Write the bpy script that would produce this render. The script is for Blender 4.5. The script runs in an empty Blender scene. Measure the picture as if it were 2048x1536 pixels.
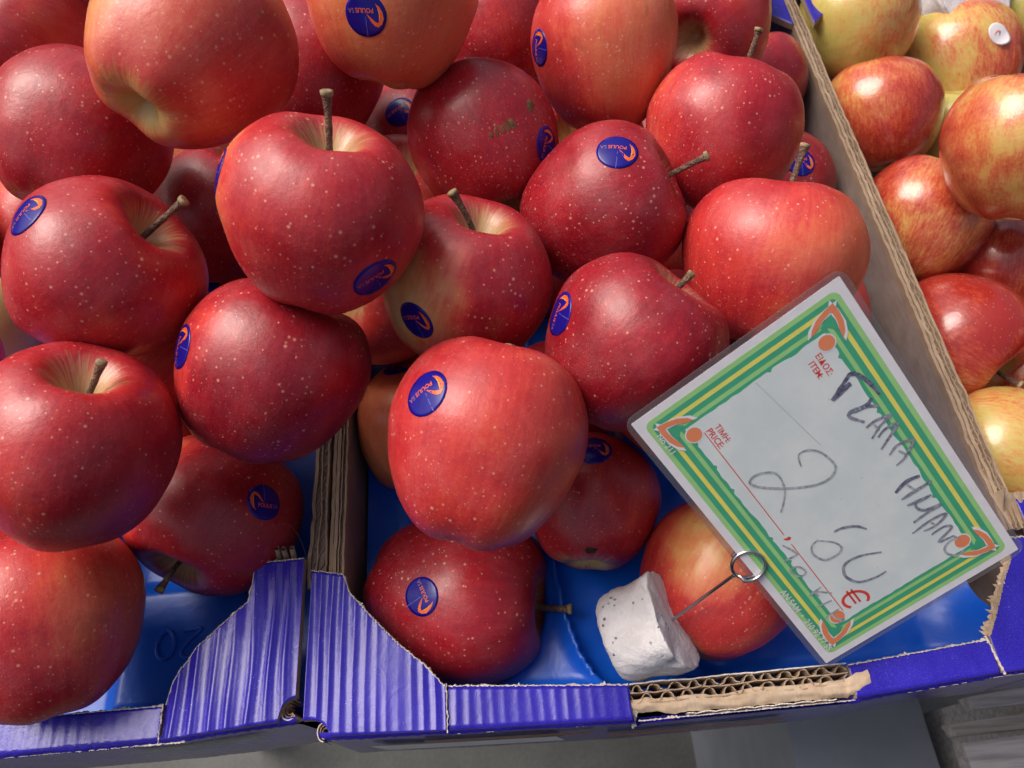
import bpy, bmesh, math, random
import numpy as np
from mathutils import Vector, Matrix, noise
from mathutils.bvhtree import BVHTree

scene = bpy.context.scene
COL = scene.collection

# ---------------------------------------------------------------- camera
PITCH, ROLL = math.radians(59.96), math.radians(5.05)
c_, s_ = math.cos(ROLL), math.sin(ROLL)
fwd = Vector((0, math.cos(PITCH), -math.sin(PITCH)))
up0 = Vector((0, math.sin(PITCH), math.cos(PITCH)))
rt0 = Vector((1, 0, 0))
rt = rt0 * c_ - up0 * s_
up = rt0 * s_ + up0 * c_
cam = bpy.data.cameras.new('camera')
cam_ob = bpy.data.objects.new('camera', cam)
COL.objects.link(cam_ob)
cam.sensor_width = 36.0
cam.lens = 1518.0 / 2048.0 * 36.0
cam.clip_start, cam.clip_end = 0.01, 50
cam.dof.use_dof = True
cam.dof.focus_distance = 0.325
cam.dof.aperture_fstop = 18
m = Matrix((rt, up, -fwd)).transposed().to_4x4()
m.translation = Vector((0, 0, 0.34))
cam_ob.matrix_world = m
scene.camera = cam_ob

# ---------------------------------------------------------------- overcast daylight
SUN_DIR = Vector((-0.50, 0.27, 0.82)).normalized()
elev = math.asin(SUN_DIR.z)
azim = math.atan2(SUN_DIR.x, SUN_DIR.y)
world = bpy.data.worlds.new('World')
scene.world = world
world.use_nodes = True
wn = world.node_tree.nodes
wl = world.node_tree.links
wn.clear()
sky = wn.new('ShaderNodeTexSky')
sky.sky_type = 'NISHITA'
sky.sun_disc = False
sky.sun_elevation = elev
sky.sun_rotation = azim
sky.air_density = 1.0
sky.dust_density = 10.0
sky.ozone_density = 1.0
bg = wn.new('ShaderNodeBackground')
bg.inputs['Strength'].default_value = 0.085
wo = wn.new('ShaderNodeOutputWorld')
wl.new(sky.outputs[0], bg.inputs[0])
wl.new(bg.outputs[0], wo.inputs[0])
sun = bpy.data.lights.new('sun', 'SUN')
sun.energy = 1.5
sun.angle = math.radians(36)
sun.color = (1.0, 0.965, 0.93)
sun_ob = bpy.data.objects.new('sun', sun)
COL.objects.link(sun_ob)
sun_ob.rotation_euler = SUN_DIR.to_track_quat('Z', 'Y').to_euler()
sun_ob.location = (-0.4, 0.3, 1.5)
scene.view_settings.view_transform = 'Standard'
scene.view_settings.look = 'None'
scene.view_settings.exposure = 0.5
scene.view_settings.gamma = 1.0
scene.view_settings.use_curve_mapping = False
scene.cycles.max_bounces = 6
scene.cycles.diffuse_bounces = 3
scene.cycles.glossy_bounces = 3
scene.cycles.transparent_max_bounces = 8
APPLES = [
    ('red', (-0.1120, 0.2687, 0.1551), 0.0378, (0.4465, 0.8947, 0.0081), 1.05, 0.02, (-0.7096, -0.6701, 0.2176), (0.33, 0.50, 0.30), None, [], 'calyx',
     'big orange red apple at the top left showing its pale hollow base end'),
    ('red', (-0.1829, 0.2800, 0.1089), 0.0378, (0.3604, 0.8918, 0.2735), 1.00, 0.00, (0.1995, -0.7880, -0.5824), (0.10, 0.20, 0.20), None, [], '',
     'crimson apple half under the big orange red apple, near the left edge'),
    ('red', (-0.1580, 0.2026, 0.1063), 0.0380, (0.8168, 0.3274, 0.4751), 0.93, 0.00, (0.6236, -0.7374, -0.2596), (0.13, 0.30, 0.15), (1.22, (0.0146, -0.0125, -0.0207)), [((-0.2717, -0.0179, 0.9622), (-0.7512, -0.6572, -0.0619))], '',
     'red apple with an upright stem and a round blue sticker on its left flank'),
    ('red', (-0.0635, 0.1980, 0.1319), 0.0367, (0.3103, 0.3869, 0.8683), 0.99, 0.00, (-0.4574, 0.4859, 0.7448), (0.17, 0.32, 0.66), (1.22, (-0.0940, 0.0101, 0.0383)), [((0.5453, -0.8380, -0.0192), (-0.8850, -0.4409, -0.1495)), ((-0.8218, 0.1276, 0.5553), (-0.4585, -0.7095, -0.5352))], '',
     'large red apple with tall stem topping the pile above the crate divider'),
    ('red', (-0.1636, 0.1325, 0.0919), 0.0367, (0.4375, 0.4630, 0.7709), 1.05, 0.00, (-0.1731, -0.3301, 0.9279), (0.16, 0.30, 0.12), (1.05, (0.1035, 0.0221, -0.0565)), [], '',
     'big dark red apple at the left edge with stem in a wide pale streaked hollow'),
    ('red', (-0.0982, 0.1670, 0.0775), 0.0379, (0.4820, 0.7051, 0.5202), 1.02, 0.02, (-0.6851, 0.2654, 0.6784), (0.06, 0.28, 0.42), None, [((-0.6935, -0.0361, 0.7196), (-0.5543, -0.7805, -0.2891))], '',
     'smooth crimson apple wedged under the large stemmed apple, above the cardboard divider'),
    ('red', (-0.2047, 0.0897, 0.0225), 0.0402, (-0.0809, 0.8977, 0.4331), 1.03, 0.00, (0.9480, -0.3111, -0.0667), (0.19, 0.45, 0.24), None, [], '',
     'pinkish red apple in the bottom left corner beside the blue plastic tray'),
    ('red', (-0.1486, 0.1429, -0.0057), 0.0411, (-0.3830, -0.9045, 0.1876), 0.95, 0.00, (-0.7133, -0.5427, 0.4434), (0.10, 0.40, 0.50), (1.06, (-0.0464, -0.0055, 0.0177)), [((0.7759, -0.1849, 0.6032), (0.9259, 0.0611, -0.3727))], '',
     'dark red apple on the blue tray with stem pointing down and upright blue sticker'),
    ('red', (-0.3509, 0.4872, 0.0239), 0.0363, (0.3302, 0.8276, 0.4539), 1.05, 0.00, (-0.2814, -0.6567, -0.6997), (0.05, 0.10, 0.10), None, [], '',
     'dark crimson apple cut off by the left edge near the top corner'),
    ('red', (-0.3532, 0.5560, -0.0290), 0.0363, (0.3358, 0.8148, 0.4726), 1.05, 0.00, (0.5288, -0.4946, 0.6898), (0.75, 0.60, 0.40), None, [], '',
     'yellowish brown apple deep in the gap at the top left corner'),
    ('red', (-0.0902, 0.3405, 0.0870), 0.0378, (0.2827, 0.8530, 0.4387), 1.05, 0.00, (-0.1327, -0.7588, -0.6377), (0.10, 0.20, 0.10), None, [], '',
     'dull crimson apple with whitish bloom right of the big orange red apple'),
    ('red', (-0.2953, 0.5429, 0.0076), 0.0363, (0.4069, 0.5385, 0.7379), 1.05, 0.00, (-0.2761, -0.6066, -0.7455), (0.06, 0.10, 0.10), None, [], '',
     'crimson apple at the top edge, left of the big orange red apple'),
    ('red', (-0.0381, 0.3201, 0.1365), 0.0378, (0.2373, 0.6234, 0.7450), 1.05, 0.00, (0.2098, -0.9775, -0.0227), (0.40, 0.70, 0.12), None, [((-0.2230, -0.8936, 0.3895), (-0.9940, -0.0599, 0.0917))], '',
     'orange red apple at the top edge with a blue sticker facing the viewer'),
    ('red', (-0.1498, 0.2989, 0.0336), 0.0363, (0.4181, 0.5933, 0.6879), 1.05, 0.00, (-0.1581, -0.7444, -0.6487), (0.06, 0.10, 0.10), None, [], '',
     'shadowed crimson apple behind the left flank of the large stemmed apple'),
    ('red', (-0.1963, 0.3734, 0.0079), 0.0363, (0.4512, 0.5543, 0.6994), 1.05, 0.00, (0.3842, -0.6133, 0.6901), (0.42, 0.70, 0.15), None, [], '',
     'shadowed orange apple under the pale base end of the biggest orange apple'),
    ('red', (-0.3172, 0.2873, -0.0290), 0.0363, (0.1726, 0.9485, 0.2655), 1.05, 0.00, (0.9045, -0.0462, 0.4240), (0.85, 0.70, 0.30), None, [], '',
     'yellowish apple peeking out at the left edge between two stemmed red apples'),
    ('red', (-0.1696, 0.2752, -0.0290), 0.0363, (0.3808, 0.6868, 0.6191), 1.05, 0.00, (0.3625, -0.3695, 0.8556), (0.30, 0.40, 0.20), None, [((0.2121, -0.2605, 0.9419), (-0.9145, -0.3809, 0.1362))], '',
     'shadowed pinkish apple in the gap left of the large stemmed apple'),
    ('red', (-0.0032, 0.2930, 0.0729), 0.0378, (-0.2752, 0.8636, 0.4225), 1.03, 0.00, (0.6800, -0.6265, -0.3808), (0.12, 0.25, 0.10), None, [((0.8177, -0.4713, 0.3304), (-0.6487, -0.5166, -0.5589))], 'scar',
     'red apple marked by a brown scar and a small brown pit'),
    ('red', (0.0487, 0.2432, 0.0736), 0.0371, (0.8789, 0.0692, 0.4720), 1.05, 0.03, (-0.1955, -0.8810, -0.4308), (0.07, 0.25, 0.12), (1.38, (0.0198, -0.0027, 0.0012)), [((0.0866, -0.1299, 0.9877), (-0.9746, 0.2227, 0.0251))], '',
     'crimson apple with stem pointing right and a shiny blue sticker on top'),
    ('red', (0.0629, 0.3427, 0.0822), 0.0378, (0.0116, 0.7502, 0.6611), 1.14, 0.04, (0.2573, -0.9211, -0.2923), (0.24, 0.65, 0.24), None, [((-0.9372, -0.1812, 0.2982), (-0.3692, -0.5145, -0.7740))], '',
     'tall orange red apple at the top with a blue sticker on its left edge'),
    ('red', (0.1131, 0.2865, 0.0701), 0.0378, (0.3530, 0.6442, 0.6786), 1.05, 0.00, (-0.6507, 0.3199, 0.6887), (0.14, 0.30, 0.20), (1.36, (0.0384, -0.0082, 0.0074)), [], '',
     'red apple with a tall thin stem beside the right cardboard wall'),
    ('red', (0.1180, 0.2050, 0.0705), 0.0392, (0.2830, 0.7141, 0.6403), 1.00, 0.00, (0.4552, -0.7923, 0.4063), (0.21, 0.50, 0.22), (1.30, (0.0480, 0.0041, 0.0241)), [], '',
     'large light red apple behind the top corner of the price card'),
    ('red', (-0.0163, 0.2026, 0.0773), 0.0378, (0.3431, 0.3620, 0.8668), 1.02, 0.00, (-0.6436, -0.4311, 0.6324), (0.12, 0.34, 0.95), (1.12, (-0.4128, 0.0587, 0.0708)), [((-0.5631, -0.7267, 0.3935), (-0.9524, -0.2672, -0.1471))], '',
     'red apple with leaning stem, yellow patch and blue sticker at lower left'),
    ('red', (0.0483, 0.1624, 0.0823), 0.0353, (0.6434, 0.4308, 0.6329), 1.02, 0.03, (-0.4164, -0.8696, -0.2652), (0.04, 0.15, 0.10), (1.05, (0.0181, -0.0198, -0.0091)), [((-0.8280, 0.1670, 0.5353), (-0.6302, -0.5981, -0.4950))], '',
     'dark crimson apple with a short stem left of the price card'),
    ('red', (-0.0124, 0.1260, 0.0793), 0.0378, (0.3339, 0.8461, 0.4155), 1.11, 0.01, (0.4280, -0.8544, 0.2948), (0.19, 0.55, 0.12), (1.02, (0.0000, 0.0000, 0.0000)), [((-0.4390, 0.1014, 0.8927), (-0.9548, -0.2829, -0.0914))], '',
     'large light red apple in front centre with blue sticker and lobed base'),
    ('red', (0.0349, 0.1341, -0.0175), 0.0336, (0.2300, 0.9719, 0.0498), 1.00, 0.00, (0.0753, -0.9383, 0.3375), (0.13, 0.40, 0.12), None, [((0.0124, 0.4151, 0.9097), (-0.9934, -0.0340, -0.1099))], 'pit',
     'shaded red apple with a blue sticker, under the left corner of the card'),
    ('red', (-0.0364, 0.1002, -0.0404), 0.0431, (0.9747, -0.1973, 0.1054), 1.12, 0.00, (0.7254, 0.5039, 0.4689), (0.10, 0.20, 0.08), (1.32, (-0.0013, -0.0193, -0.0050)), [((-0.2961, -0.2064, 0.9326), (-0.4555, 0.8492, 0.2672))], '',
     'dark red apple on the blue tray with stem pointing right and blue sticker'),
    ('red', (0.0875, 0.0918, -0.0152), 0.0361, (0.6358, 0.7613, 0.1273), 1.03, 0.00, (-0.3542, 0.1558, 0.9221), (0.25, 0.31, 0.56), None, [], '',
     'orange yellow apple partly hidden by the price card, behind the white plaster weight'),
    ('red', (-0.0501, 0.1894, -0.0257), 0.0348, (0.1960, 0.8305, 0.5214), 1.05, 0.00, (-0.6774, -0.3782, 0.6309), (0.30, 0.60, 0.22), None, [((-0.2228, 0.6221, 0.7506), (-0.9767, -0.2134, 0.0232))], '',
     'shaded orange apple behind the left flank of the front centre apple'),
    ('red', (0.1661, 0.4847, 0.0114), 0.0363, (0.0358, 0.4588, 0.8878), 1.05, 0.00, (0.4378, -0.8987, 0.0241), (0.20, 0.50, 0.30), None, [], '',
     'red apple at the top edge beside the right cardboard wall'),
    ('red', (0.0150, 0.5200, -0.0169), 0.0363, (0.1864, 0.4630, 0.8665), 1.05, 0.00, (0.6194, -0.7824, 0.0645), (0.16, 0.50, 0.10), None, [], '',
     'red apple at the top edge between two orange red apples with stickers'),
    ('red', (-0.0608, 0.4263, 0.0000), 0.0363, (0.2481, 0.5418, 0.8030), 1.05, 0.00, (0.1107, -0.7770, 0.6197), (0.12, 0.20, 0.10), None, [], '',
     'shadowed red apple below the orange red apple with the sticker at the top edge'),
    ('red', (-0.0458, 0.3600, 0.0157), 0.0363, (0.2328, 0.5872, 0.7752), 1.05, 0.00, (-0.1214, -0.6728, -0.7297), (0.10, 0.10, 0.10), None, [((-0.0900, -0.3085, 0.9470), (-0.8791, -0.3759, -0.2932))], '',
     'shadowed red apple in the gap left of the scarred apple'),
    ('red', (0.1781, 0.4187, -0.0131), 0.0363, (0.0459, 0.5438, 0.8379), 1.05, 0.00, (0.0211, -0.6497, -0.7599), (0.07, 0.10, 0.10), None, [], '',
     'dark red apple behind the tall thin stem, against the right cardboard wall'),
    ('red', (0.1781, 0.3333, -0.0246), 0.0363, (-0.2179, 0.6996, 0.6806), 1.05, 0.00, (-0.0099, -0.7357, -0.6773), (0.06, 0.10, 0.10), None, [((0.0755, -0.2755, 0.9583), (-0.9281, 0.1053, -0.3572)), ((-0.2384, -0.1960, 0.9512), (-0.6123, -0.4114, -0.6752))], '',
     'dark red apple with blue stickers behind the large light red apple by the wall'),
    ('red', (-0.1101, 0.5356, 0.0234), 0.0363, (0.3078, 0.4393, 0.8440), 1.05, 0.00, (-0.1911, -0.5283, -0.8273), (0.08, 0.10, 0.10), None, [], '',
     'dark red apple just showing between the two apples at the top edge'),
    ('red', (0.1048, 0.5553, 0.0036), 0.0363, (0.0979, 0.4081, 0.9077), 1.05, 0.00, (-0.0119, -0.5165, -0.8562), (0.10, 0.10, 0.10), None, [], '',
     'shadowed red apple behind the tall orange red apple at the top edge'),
    ('right', (0.2727, 0.4836, -0.0193), 0.0416, (0.0977, 0.7287, 0.6778), 1.01, 0.00, (-0.9835, -0.0208, 0.1798), (0.46, 0.10, 0.00), None, [], '',
     'pale yellow green apple nearest the cardboard wall in the top right crate'),
    ('right', (0.3626, 0.4781, -0.0593), 0.0448, (-0.1037, 0.8995, 0.4244), 1.03, 0.00, (-0.7854, -0.5538, -0.2766), (0.56, 0.00, 0.00), None, [], 'white',
     'yellow and red streaked apple with a peeling white sticker'),
    ('right', (0.2728, 0.4075, -0.0377), 0.0393, (-0.0476, 0.8483, 0.5274), 1.01, 0.00, (-0.9312, 0.2495, 0.2658), (0.84, 0.25, 0.00), None, [], '',
     'orange red apple against the wall, below the pale yellow green apple'),
    ('right', (0.2874, 0.2987, 0.0337), 0.0397, (-0.0242, 0.6299, 0.7763), 1.05, 0.00, (-0.1043, -0.8715, 0.4792), (0.70, 0.50, 0.00), None, [], '',
     'big dull orange apple at the right edge, highest in its crate'),
    ('right', (0.2688, 0.3117, -0.0403), 0.0408, (0.3705, 0.7386, 0.5632), 1.01, 0.00, (0.4792, -0.3802, 0.7911), (0.84, 0.00, 0.00), None, [], '',
     'shiny red and yellow apple against the middle of the cardboard wall'),
    ('right', (0.3405, 0.4035, -0.0636), 0.0363, (-0.0116, 0.6164, 0.7873), 1.05, 0.00, (-0.7512, -0.3145, 0.5803), (0.25, 0.00, 0.00), None, [], '',
     'pale yellow apple in the gap beside the big dull orange apple'),
    ('right', (0.2678, 0.2334, -0.0555), 0.0404, (0.4324, -0.8844, 0.1756), 1.00, 0.00, (0.3326, -0.9390, 0.0870), (0.90, 0.00, 0.00), (1.10, (0.0431, -0.0159, 0.0198)), [], '',
     'shiny red apple right of the price card with stem pointing down right'),
    ('right', (0.3222, 0.2828, -0.0597), 0.0363, (0.0508, 0.7088, 0.7035), 1.05, 0.00, (-0.0197, -0.8086, -0.5881), (1.00, 0.00, 0.00), None, [], '',
     'shadowed dark red apple between the two shiny red apples'),
    ('right', (0.2738, 0.1572, -0.0630), 0.0395, (-0.7817, 0.6156, -0.0997), 1.00, 0.00, (-0.5486, 0.2766, 0.7890), (0.62, 0.00, 0.00), None, [], '',
     'yellow orange apple at the right edge beside the card, with a green hollow'),
    ('right', (0.4269, 0.5216, -0.0535), 0.0363, (-0.0927, 0.5418, 0.8354), 1.05, 0.00, (-0.9025, -0.3856, 0.1917), (0.25, 0.00, 0.00), None, [], '',
     'yellow apple in the top right corner of the picture'),
    ('right', (0.3793, 0.3027, -0.0817), 0.0363, (0.0346, 0.7073, 0.7061), 1.05, 0.00, (-0.0109, -0.8077, -0.5895), (0.85, 0.00, 0.00), None, [], '',
     'reddish apple at the right edge, under the big dull orange apple'),
    ('right', (0.3208, 0.2120, -0.0845), 0.0363, (0.1165, 0.7738, 0.6226), 1.05, 0.00, (-0.0886, -0.8627, -0.4978), (0.95, 0.00, 0.00), None, [], '',
     'shadowed dark red apple at the right edge above the yellow orange apple'),
]
CRATE_END_APPLES = [
    ((0.4313, 0.3726, -0.0425), (-0.9737, 0.0713, 0.2164), 0.80),
    ((0.3761, 0.1256, -0.0301), (0.6061, -0.7834, 0.1373), 0.85),
    ((0.4710, 0.2810, -0.0226), (-0.9469, -0.3016, 0.1116), 0.67),
    ((0.4874, 0.4296, -0.0250), (-0.5451, -0.3809, 0.7469), 0.68),
    ((0.4130, 0.2400, -0.0398), (0.7640, 0.6185, 0.1836), 0.63),
    ((0.4836, 0.1461, -0.0429), (0.0273, -0.2420, 0.9699), 0.53),
    ((0.4990, 0.3504, -0.0273), (0.6580, -0.3291, 0.6773), 0.77),
    ((0.3562, 0.1944, -0.0257), (-0.1398, 0.8655, 0.4811), 0.84),
    ((0.3023, 0.1016, -0.0230), (0.7865, 0.2715, 0.5547), 0.83),
]
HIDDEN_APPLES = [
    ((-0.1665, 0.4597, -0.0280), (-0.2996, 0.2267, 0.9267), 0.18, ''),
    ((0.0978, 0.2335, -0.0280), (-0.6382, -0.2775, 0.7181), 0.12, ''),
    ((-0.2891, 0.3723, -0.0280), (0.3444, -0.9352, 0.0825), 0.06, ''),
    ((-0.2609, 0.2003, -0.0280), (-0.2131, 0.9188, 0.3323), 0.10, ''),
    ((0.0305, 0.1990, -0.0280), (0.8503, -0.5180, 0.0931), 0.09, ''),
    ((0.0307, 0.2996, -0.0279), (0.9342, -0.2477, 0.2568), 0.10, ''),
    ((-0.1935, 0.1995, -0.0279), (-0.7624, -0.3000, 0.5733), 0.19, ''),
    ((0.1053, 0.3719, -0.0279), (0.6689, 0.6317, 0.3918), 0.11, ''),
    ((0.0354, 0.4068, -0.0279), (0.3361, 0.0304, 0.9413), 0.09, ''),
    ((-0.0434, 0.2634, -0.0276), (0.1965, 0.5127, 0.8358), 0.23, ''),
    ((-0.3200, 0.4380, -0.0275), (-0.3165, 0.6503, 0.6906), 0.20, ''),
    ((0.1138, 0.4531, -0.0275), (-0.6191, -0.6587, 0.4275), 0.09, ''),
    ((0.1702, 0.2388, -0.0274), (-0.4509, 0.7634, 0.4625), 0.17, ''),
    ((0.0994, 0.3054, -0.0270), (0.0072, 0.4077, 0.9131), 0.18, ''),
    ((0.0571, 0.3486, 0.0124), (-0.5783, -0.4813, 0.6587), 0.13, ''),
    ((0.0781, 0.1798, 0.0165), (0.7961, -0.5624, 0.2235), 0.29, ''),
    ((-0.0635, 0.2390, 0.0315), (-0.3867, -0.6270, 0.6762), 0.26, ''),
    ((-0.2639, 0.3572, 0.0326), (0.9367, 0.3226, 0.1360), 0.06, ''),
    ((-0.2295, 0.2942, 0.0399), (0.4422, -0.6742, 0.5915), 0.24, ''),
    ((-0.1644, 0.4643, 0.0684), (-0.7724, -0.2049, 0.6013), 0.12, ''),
    ((-0.2811, 0.2698, 0.0686), (-0.0811, -0.9567, 0.2797), 0.07, ''),  # added out of view past the left edge, to shade the gaps
    ((-0.2744, 0.2058, 0.0547), (-0.4427, -0.7471, 0.4958), 0.21, ''),  # likewise added unseen at the left, keeps light out of the heap
    ((-0.3440, 0.3794, 0.0165), (-0.2474, -0.0665, 0.9666), 0.14, ''),  # also an added apple out of view, blocks light from the left
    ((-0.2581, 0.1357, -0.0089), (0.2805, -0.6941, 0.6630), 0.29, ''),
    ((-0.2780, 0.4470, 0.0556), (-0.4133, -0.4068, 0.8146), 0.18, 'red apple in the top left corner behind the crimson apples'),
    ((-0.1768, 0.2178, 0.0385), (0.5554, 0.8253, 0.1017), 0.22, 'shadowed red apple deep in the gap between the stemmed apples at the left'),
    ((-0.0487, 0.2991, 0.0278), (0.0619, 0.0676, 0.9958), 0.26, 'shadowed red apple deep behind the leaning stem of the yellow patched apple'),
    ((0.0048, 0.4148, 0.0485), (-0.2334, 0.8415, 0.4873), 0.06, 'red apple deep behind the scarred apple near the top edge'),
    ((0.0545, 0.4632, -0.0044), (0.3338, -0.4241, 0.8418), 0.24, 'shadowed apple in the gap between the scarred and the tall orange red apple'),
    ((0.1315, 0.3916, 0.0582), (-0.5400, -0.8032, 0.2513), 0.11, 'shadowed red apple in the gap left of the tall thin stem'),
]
CARD = ((0.0413, 0.1195, 0.0972), (0.5592, -0.5301, -0.6375), (0.8290, 0.3455, 0.4399), 0.1363, 0.0846)  # left corner, long edge, short edge, size
PEN_STROKES = [
    (1.00, [(0.0369, 0.0602), (0.0335, 0.0675), (0.0324, 0.0704), (0.0351, 0.0726), (0.0404, 0.0741), (0.0455, 0.0745)]),
    (1.25, [(0.0355, 0.0687), (0.0358, 0.0657), (0.0371, 0.0604)]),
    (1.10, [(0.0451, 0.0717), (0.0463, 0.0690), (0.0458, 0.0656), (0.0451, 0.0627)]),
    (0.90, [(0.0495, 0.0722), (0.0472, 0.0694), (0.0456, 0.0657), (0.0451, 0.0627), (0.0469, 0.0621), (0.0516, 0.0651)]),
    (0.70, [(0.0540, 0.0644), (0.0536, 0.0682), (0.0552, 0.0737), (0.0564, 0.0689), (0.0591, 0.0639)]),
    (0.60, [(0.0545, 0.0672), (0.0578, 0.0677)]),
    (0.70, [(0.0601, 0.0659), (0.0587, 0.0695), (0.0596, 0.0741), (0.0625, 0.0692), (0.0650, 0.0644)]),
    (0.70, [(0.0690, 0.0657), (0.0672, 0.0700), (0.0691, 0.0752), (0.0732, 0.0700), (0.0743, 0.0656)]),
    (0.60, [(0.0695, 0.0692), (0.0730, 0.0706)]),
    (1.00, [(0.0836, 0.0703), (0.0826, 0.0654), (0.0842, 0.0598)]),
    (0.90, [(0.0883, 0.0727), (0.0882, 0.0662), (0.0882, 0.0602)]),
    (0.60, [(0.0832, 0.0646), (0.0882, 0.0662)]),
    (0.90, [(0.0934, 0.0699), (0.0930, 0.0660), (0.0918, 0.0607)]),
    (0.80, [(0.0924, 0.0637), (0.0952, 0.0630), (0.0980, 0.0653), (0.0994, 0.0708), (0.0994, 0.0646), (0.0999, 0.0590)]),
    (0.70, [(0.1039, 0.0564), (0.1031, 0.0649), (0.1043, 0.0705), (0.1064, 0.0654), (0.1057, 0.0603)]),
    (0.50, [(0.1034, 0.0641), (0.1066, 0.0650)]),
    (0.70, [(0.1090, 0.0619), (0.1088, 0.0671), (0.1111, 0.0693), (0.1135, 0.0625), (0.1149, 0.0685)]),
    (0.70, [(0.1152, 0.0683), (0.1165, 0.0683)]),
    (0.60, [(0.1176, 0.0700), (0.1161, 0.0663), (0.1174, 0.0631), (0.1205, 0.0626), (0.1238, 0.0654), (0.1229, 0.0685)]),
    (0.70, [(0.0842, 0.0335), (0.0846, 0.0363), (0.0860, 0.0393), (0.0880, 0.0419), (0.0912, 0.0439)]),
    (0.60, [(0.0834, 0.0271), (0.0843, 0.0239), (0.0881, 0.0224), (0.0929, 0.0246), (0.0938, 0.0295), (0.0922, 0.0323), (0.0882, 0.0312), (0.0837, 0.0269)]),
    (0.75, [(0.1037, 0.0433), (0.1002, 0.0366), (0.0992, 0.0310), (0.1009, 0.0281), (0.1052, 0.0271), (0.1102, 0.0298), (0.1124, 0.0359), (0.1125, 0.0404)]),
    (0.60, [(0.0526, 0.0382), (0.0479, 0.0399), (0.0484, 0.0436), (0.0518, 0.0466), (0.0576, 0.0481), (0.0613, 0.0476), (0.0634, 0.0438), (0.0622, 0.0379), (0.0569, 0.0294), (0.0505, 0.0223), (0.0461, 0.0200), (0.0451, 0.0240), (0.0481, 0.0289), (0.0520, 0.0298), (0.0571, 0.0284), (0.0611, 0.0255), (0.0643, 0.0223)]),
    (0.50, [(0.0769, 0.0153), (0.0811, 0.0170), (0.0844, 0.0177)]),
    (0.50, [(0.0841, 0.0173), (0.0834, 0.0118)]),
    (0.45, [(0.0885, 0.0115), (0.0882, 0.0133), (0.0894, 0.0152), (0.0923, 0.0162), (0.0937, 0.0148), (0.0924, 0.0124), (0.0885, 0.0115)]),
    (0.60, [(0.1027, 0.0171), (0.1034, 0.0112)]),
    (0.50, [(0.1079, 0.0189), (0.1035, 0.0144), (0.1062, 0.0142)]),
    (0.60, [(0.1109, 0.0172), (0.1099, 0.0112)]),
    (0.50, [(0.1162, 0.0174), (0.1166, 0.0111)]),
    (0.50, [(0.1165, 0.0137), (0.1199, 0.0142), (0.1217, 0.0164), (0.1222, 0.0134)]),
]
WHITE_STICKER = ((0.1135, -0.4162, 0.9022), (0.6203, -0.7235, -0.3030))
BLEMISH = {'scar': [((0.0960, -0.6649, 0.7408), 0.0016, (0.55, 1.0), (0.8698, 0.3376, 0.3598), 'scar', 'scar'), ((0.1692, -0.6326, 0.7558), 0.0019, (0.55, 1.0), (0.8698, 0.3376, 0.3598), 'scar', 'scar'), ((0.2421, -0.5995, 0.7629), 0.0021, (0.55, 1.0), (0.8698, 0.3376, 0.3598), 'scar', 'scar'), ((0.3159, -0.5563, 0.7686), 0.0024, (0.55, 1.0), (0.8698, 0.3376, 0.3598), 'scar', 'scar'), ((0.3661, -0.5175, 0.7734), 0.0026, (0.55, 1.0), (0.8698, 0.3376, 0.3598), 'scar', 'scar'), ((0.6172, -0.2048, 0.7597), 0.0026, (0.8, 1.15), (0.9955, -0.0579, -0.0756), 'scar', 'scar'), ((0.6172, -0.2048, 0.7597), 0.0010, (0.8, 1.15), (0.9955, -0.0579, -0.0756), 'pit', 'pit')],
           'pit': [((-0.1662, -0.8511, 0.4980), 0.0024, (1.2, 0.8), (0.9905, -0.1291, 0.0484), 'pit', 'pit')]}
HOLDER_BASE = (0.0474, 0.0678, 0.0003)
HOLDER_AXIS = (0.8527, 0.1537, 0.4993)
WIRE_FOOT = (0.0591, 0.0698, 0.0078)
WIRE_BEND = (0.0792, 0.0770, 0.0428)
WIRE_A0 = -49.9
WEIGHT2 = (0.3629, 0.5131, -0.0217)
SHEET = (0.3504, 0.5219, -0.0513)

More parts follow.
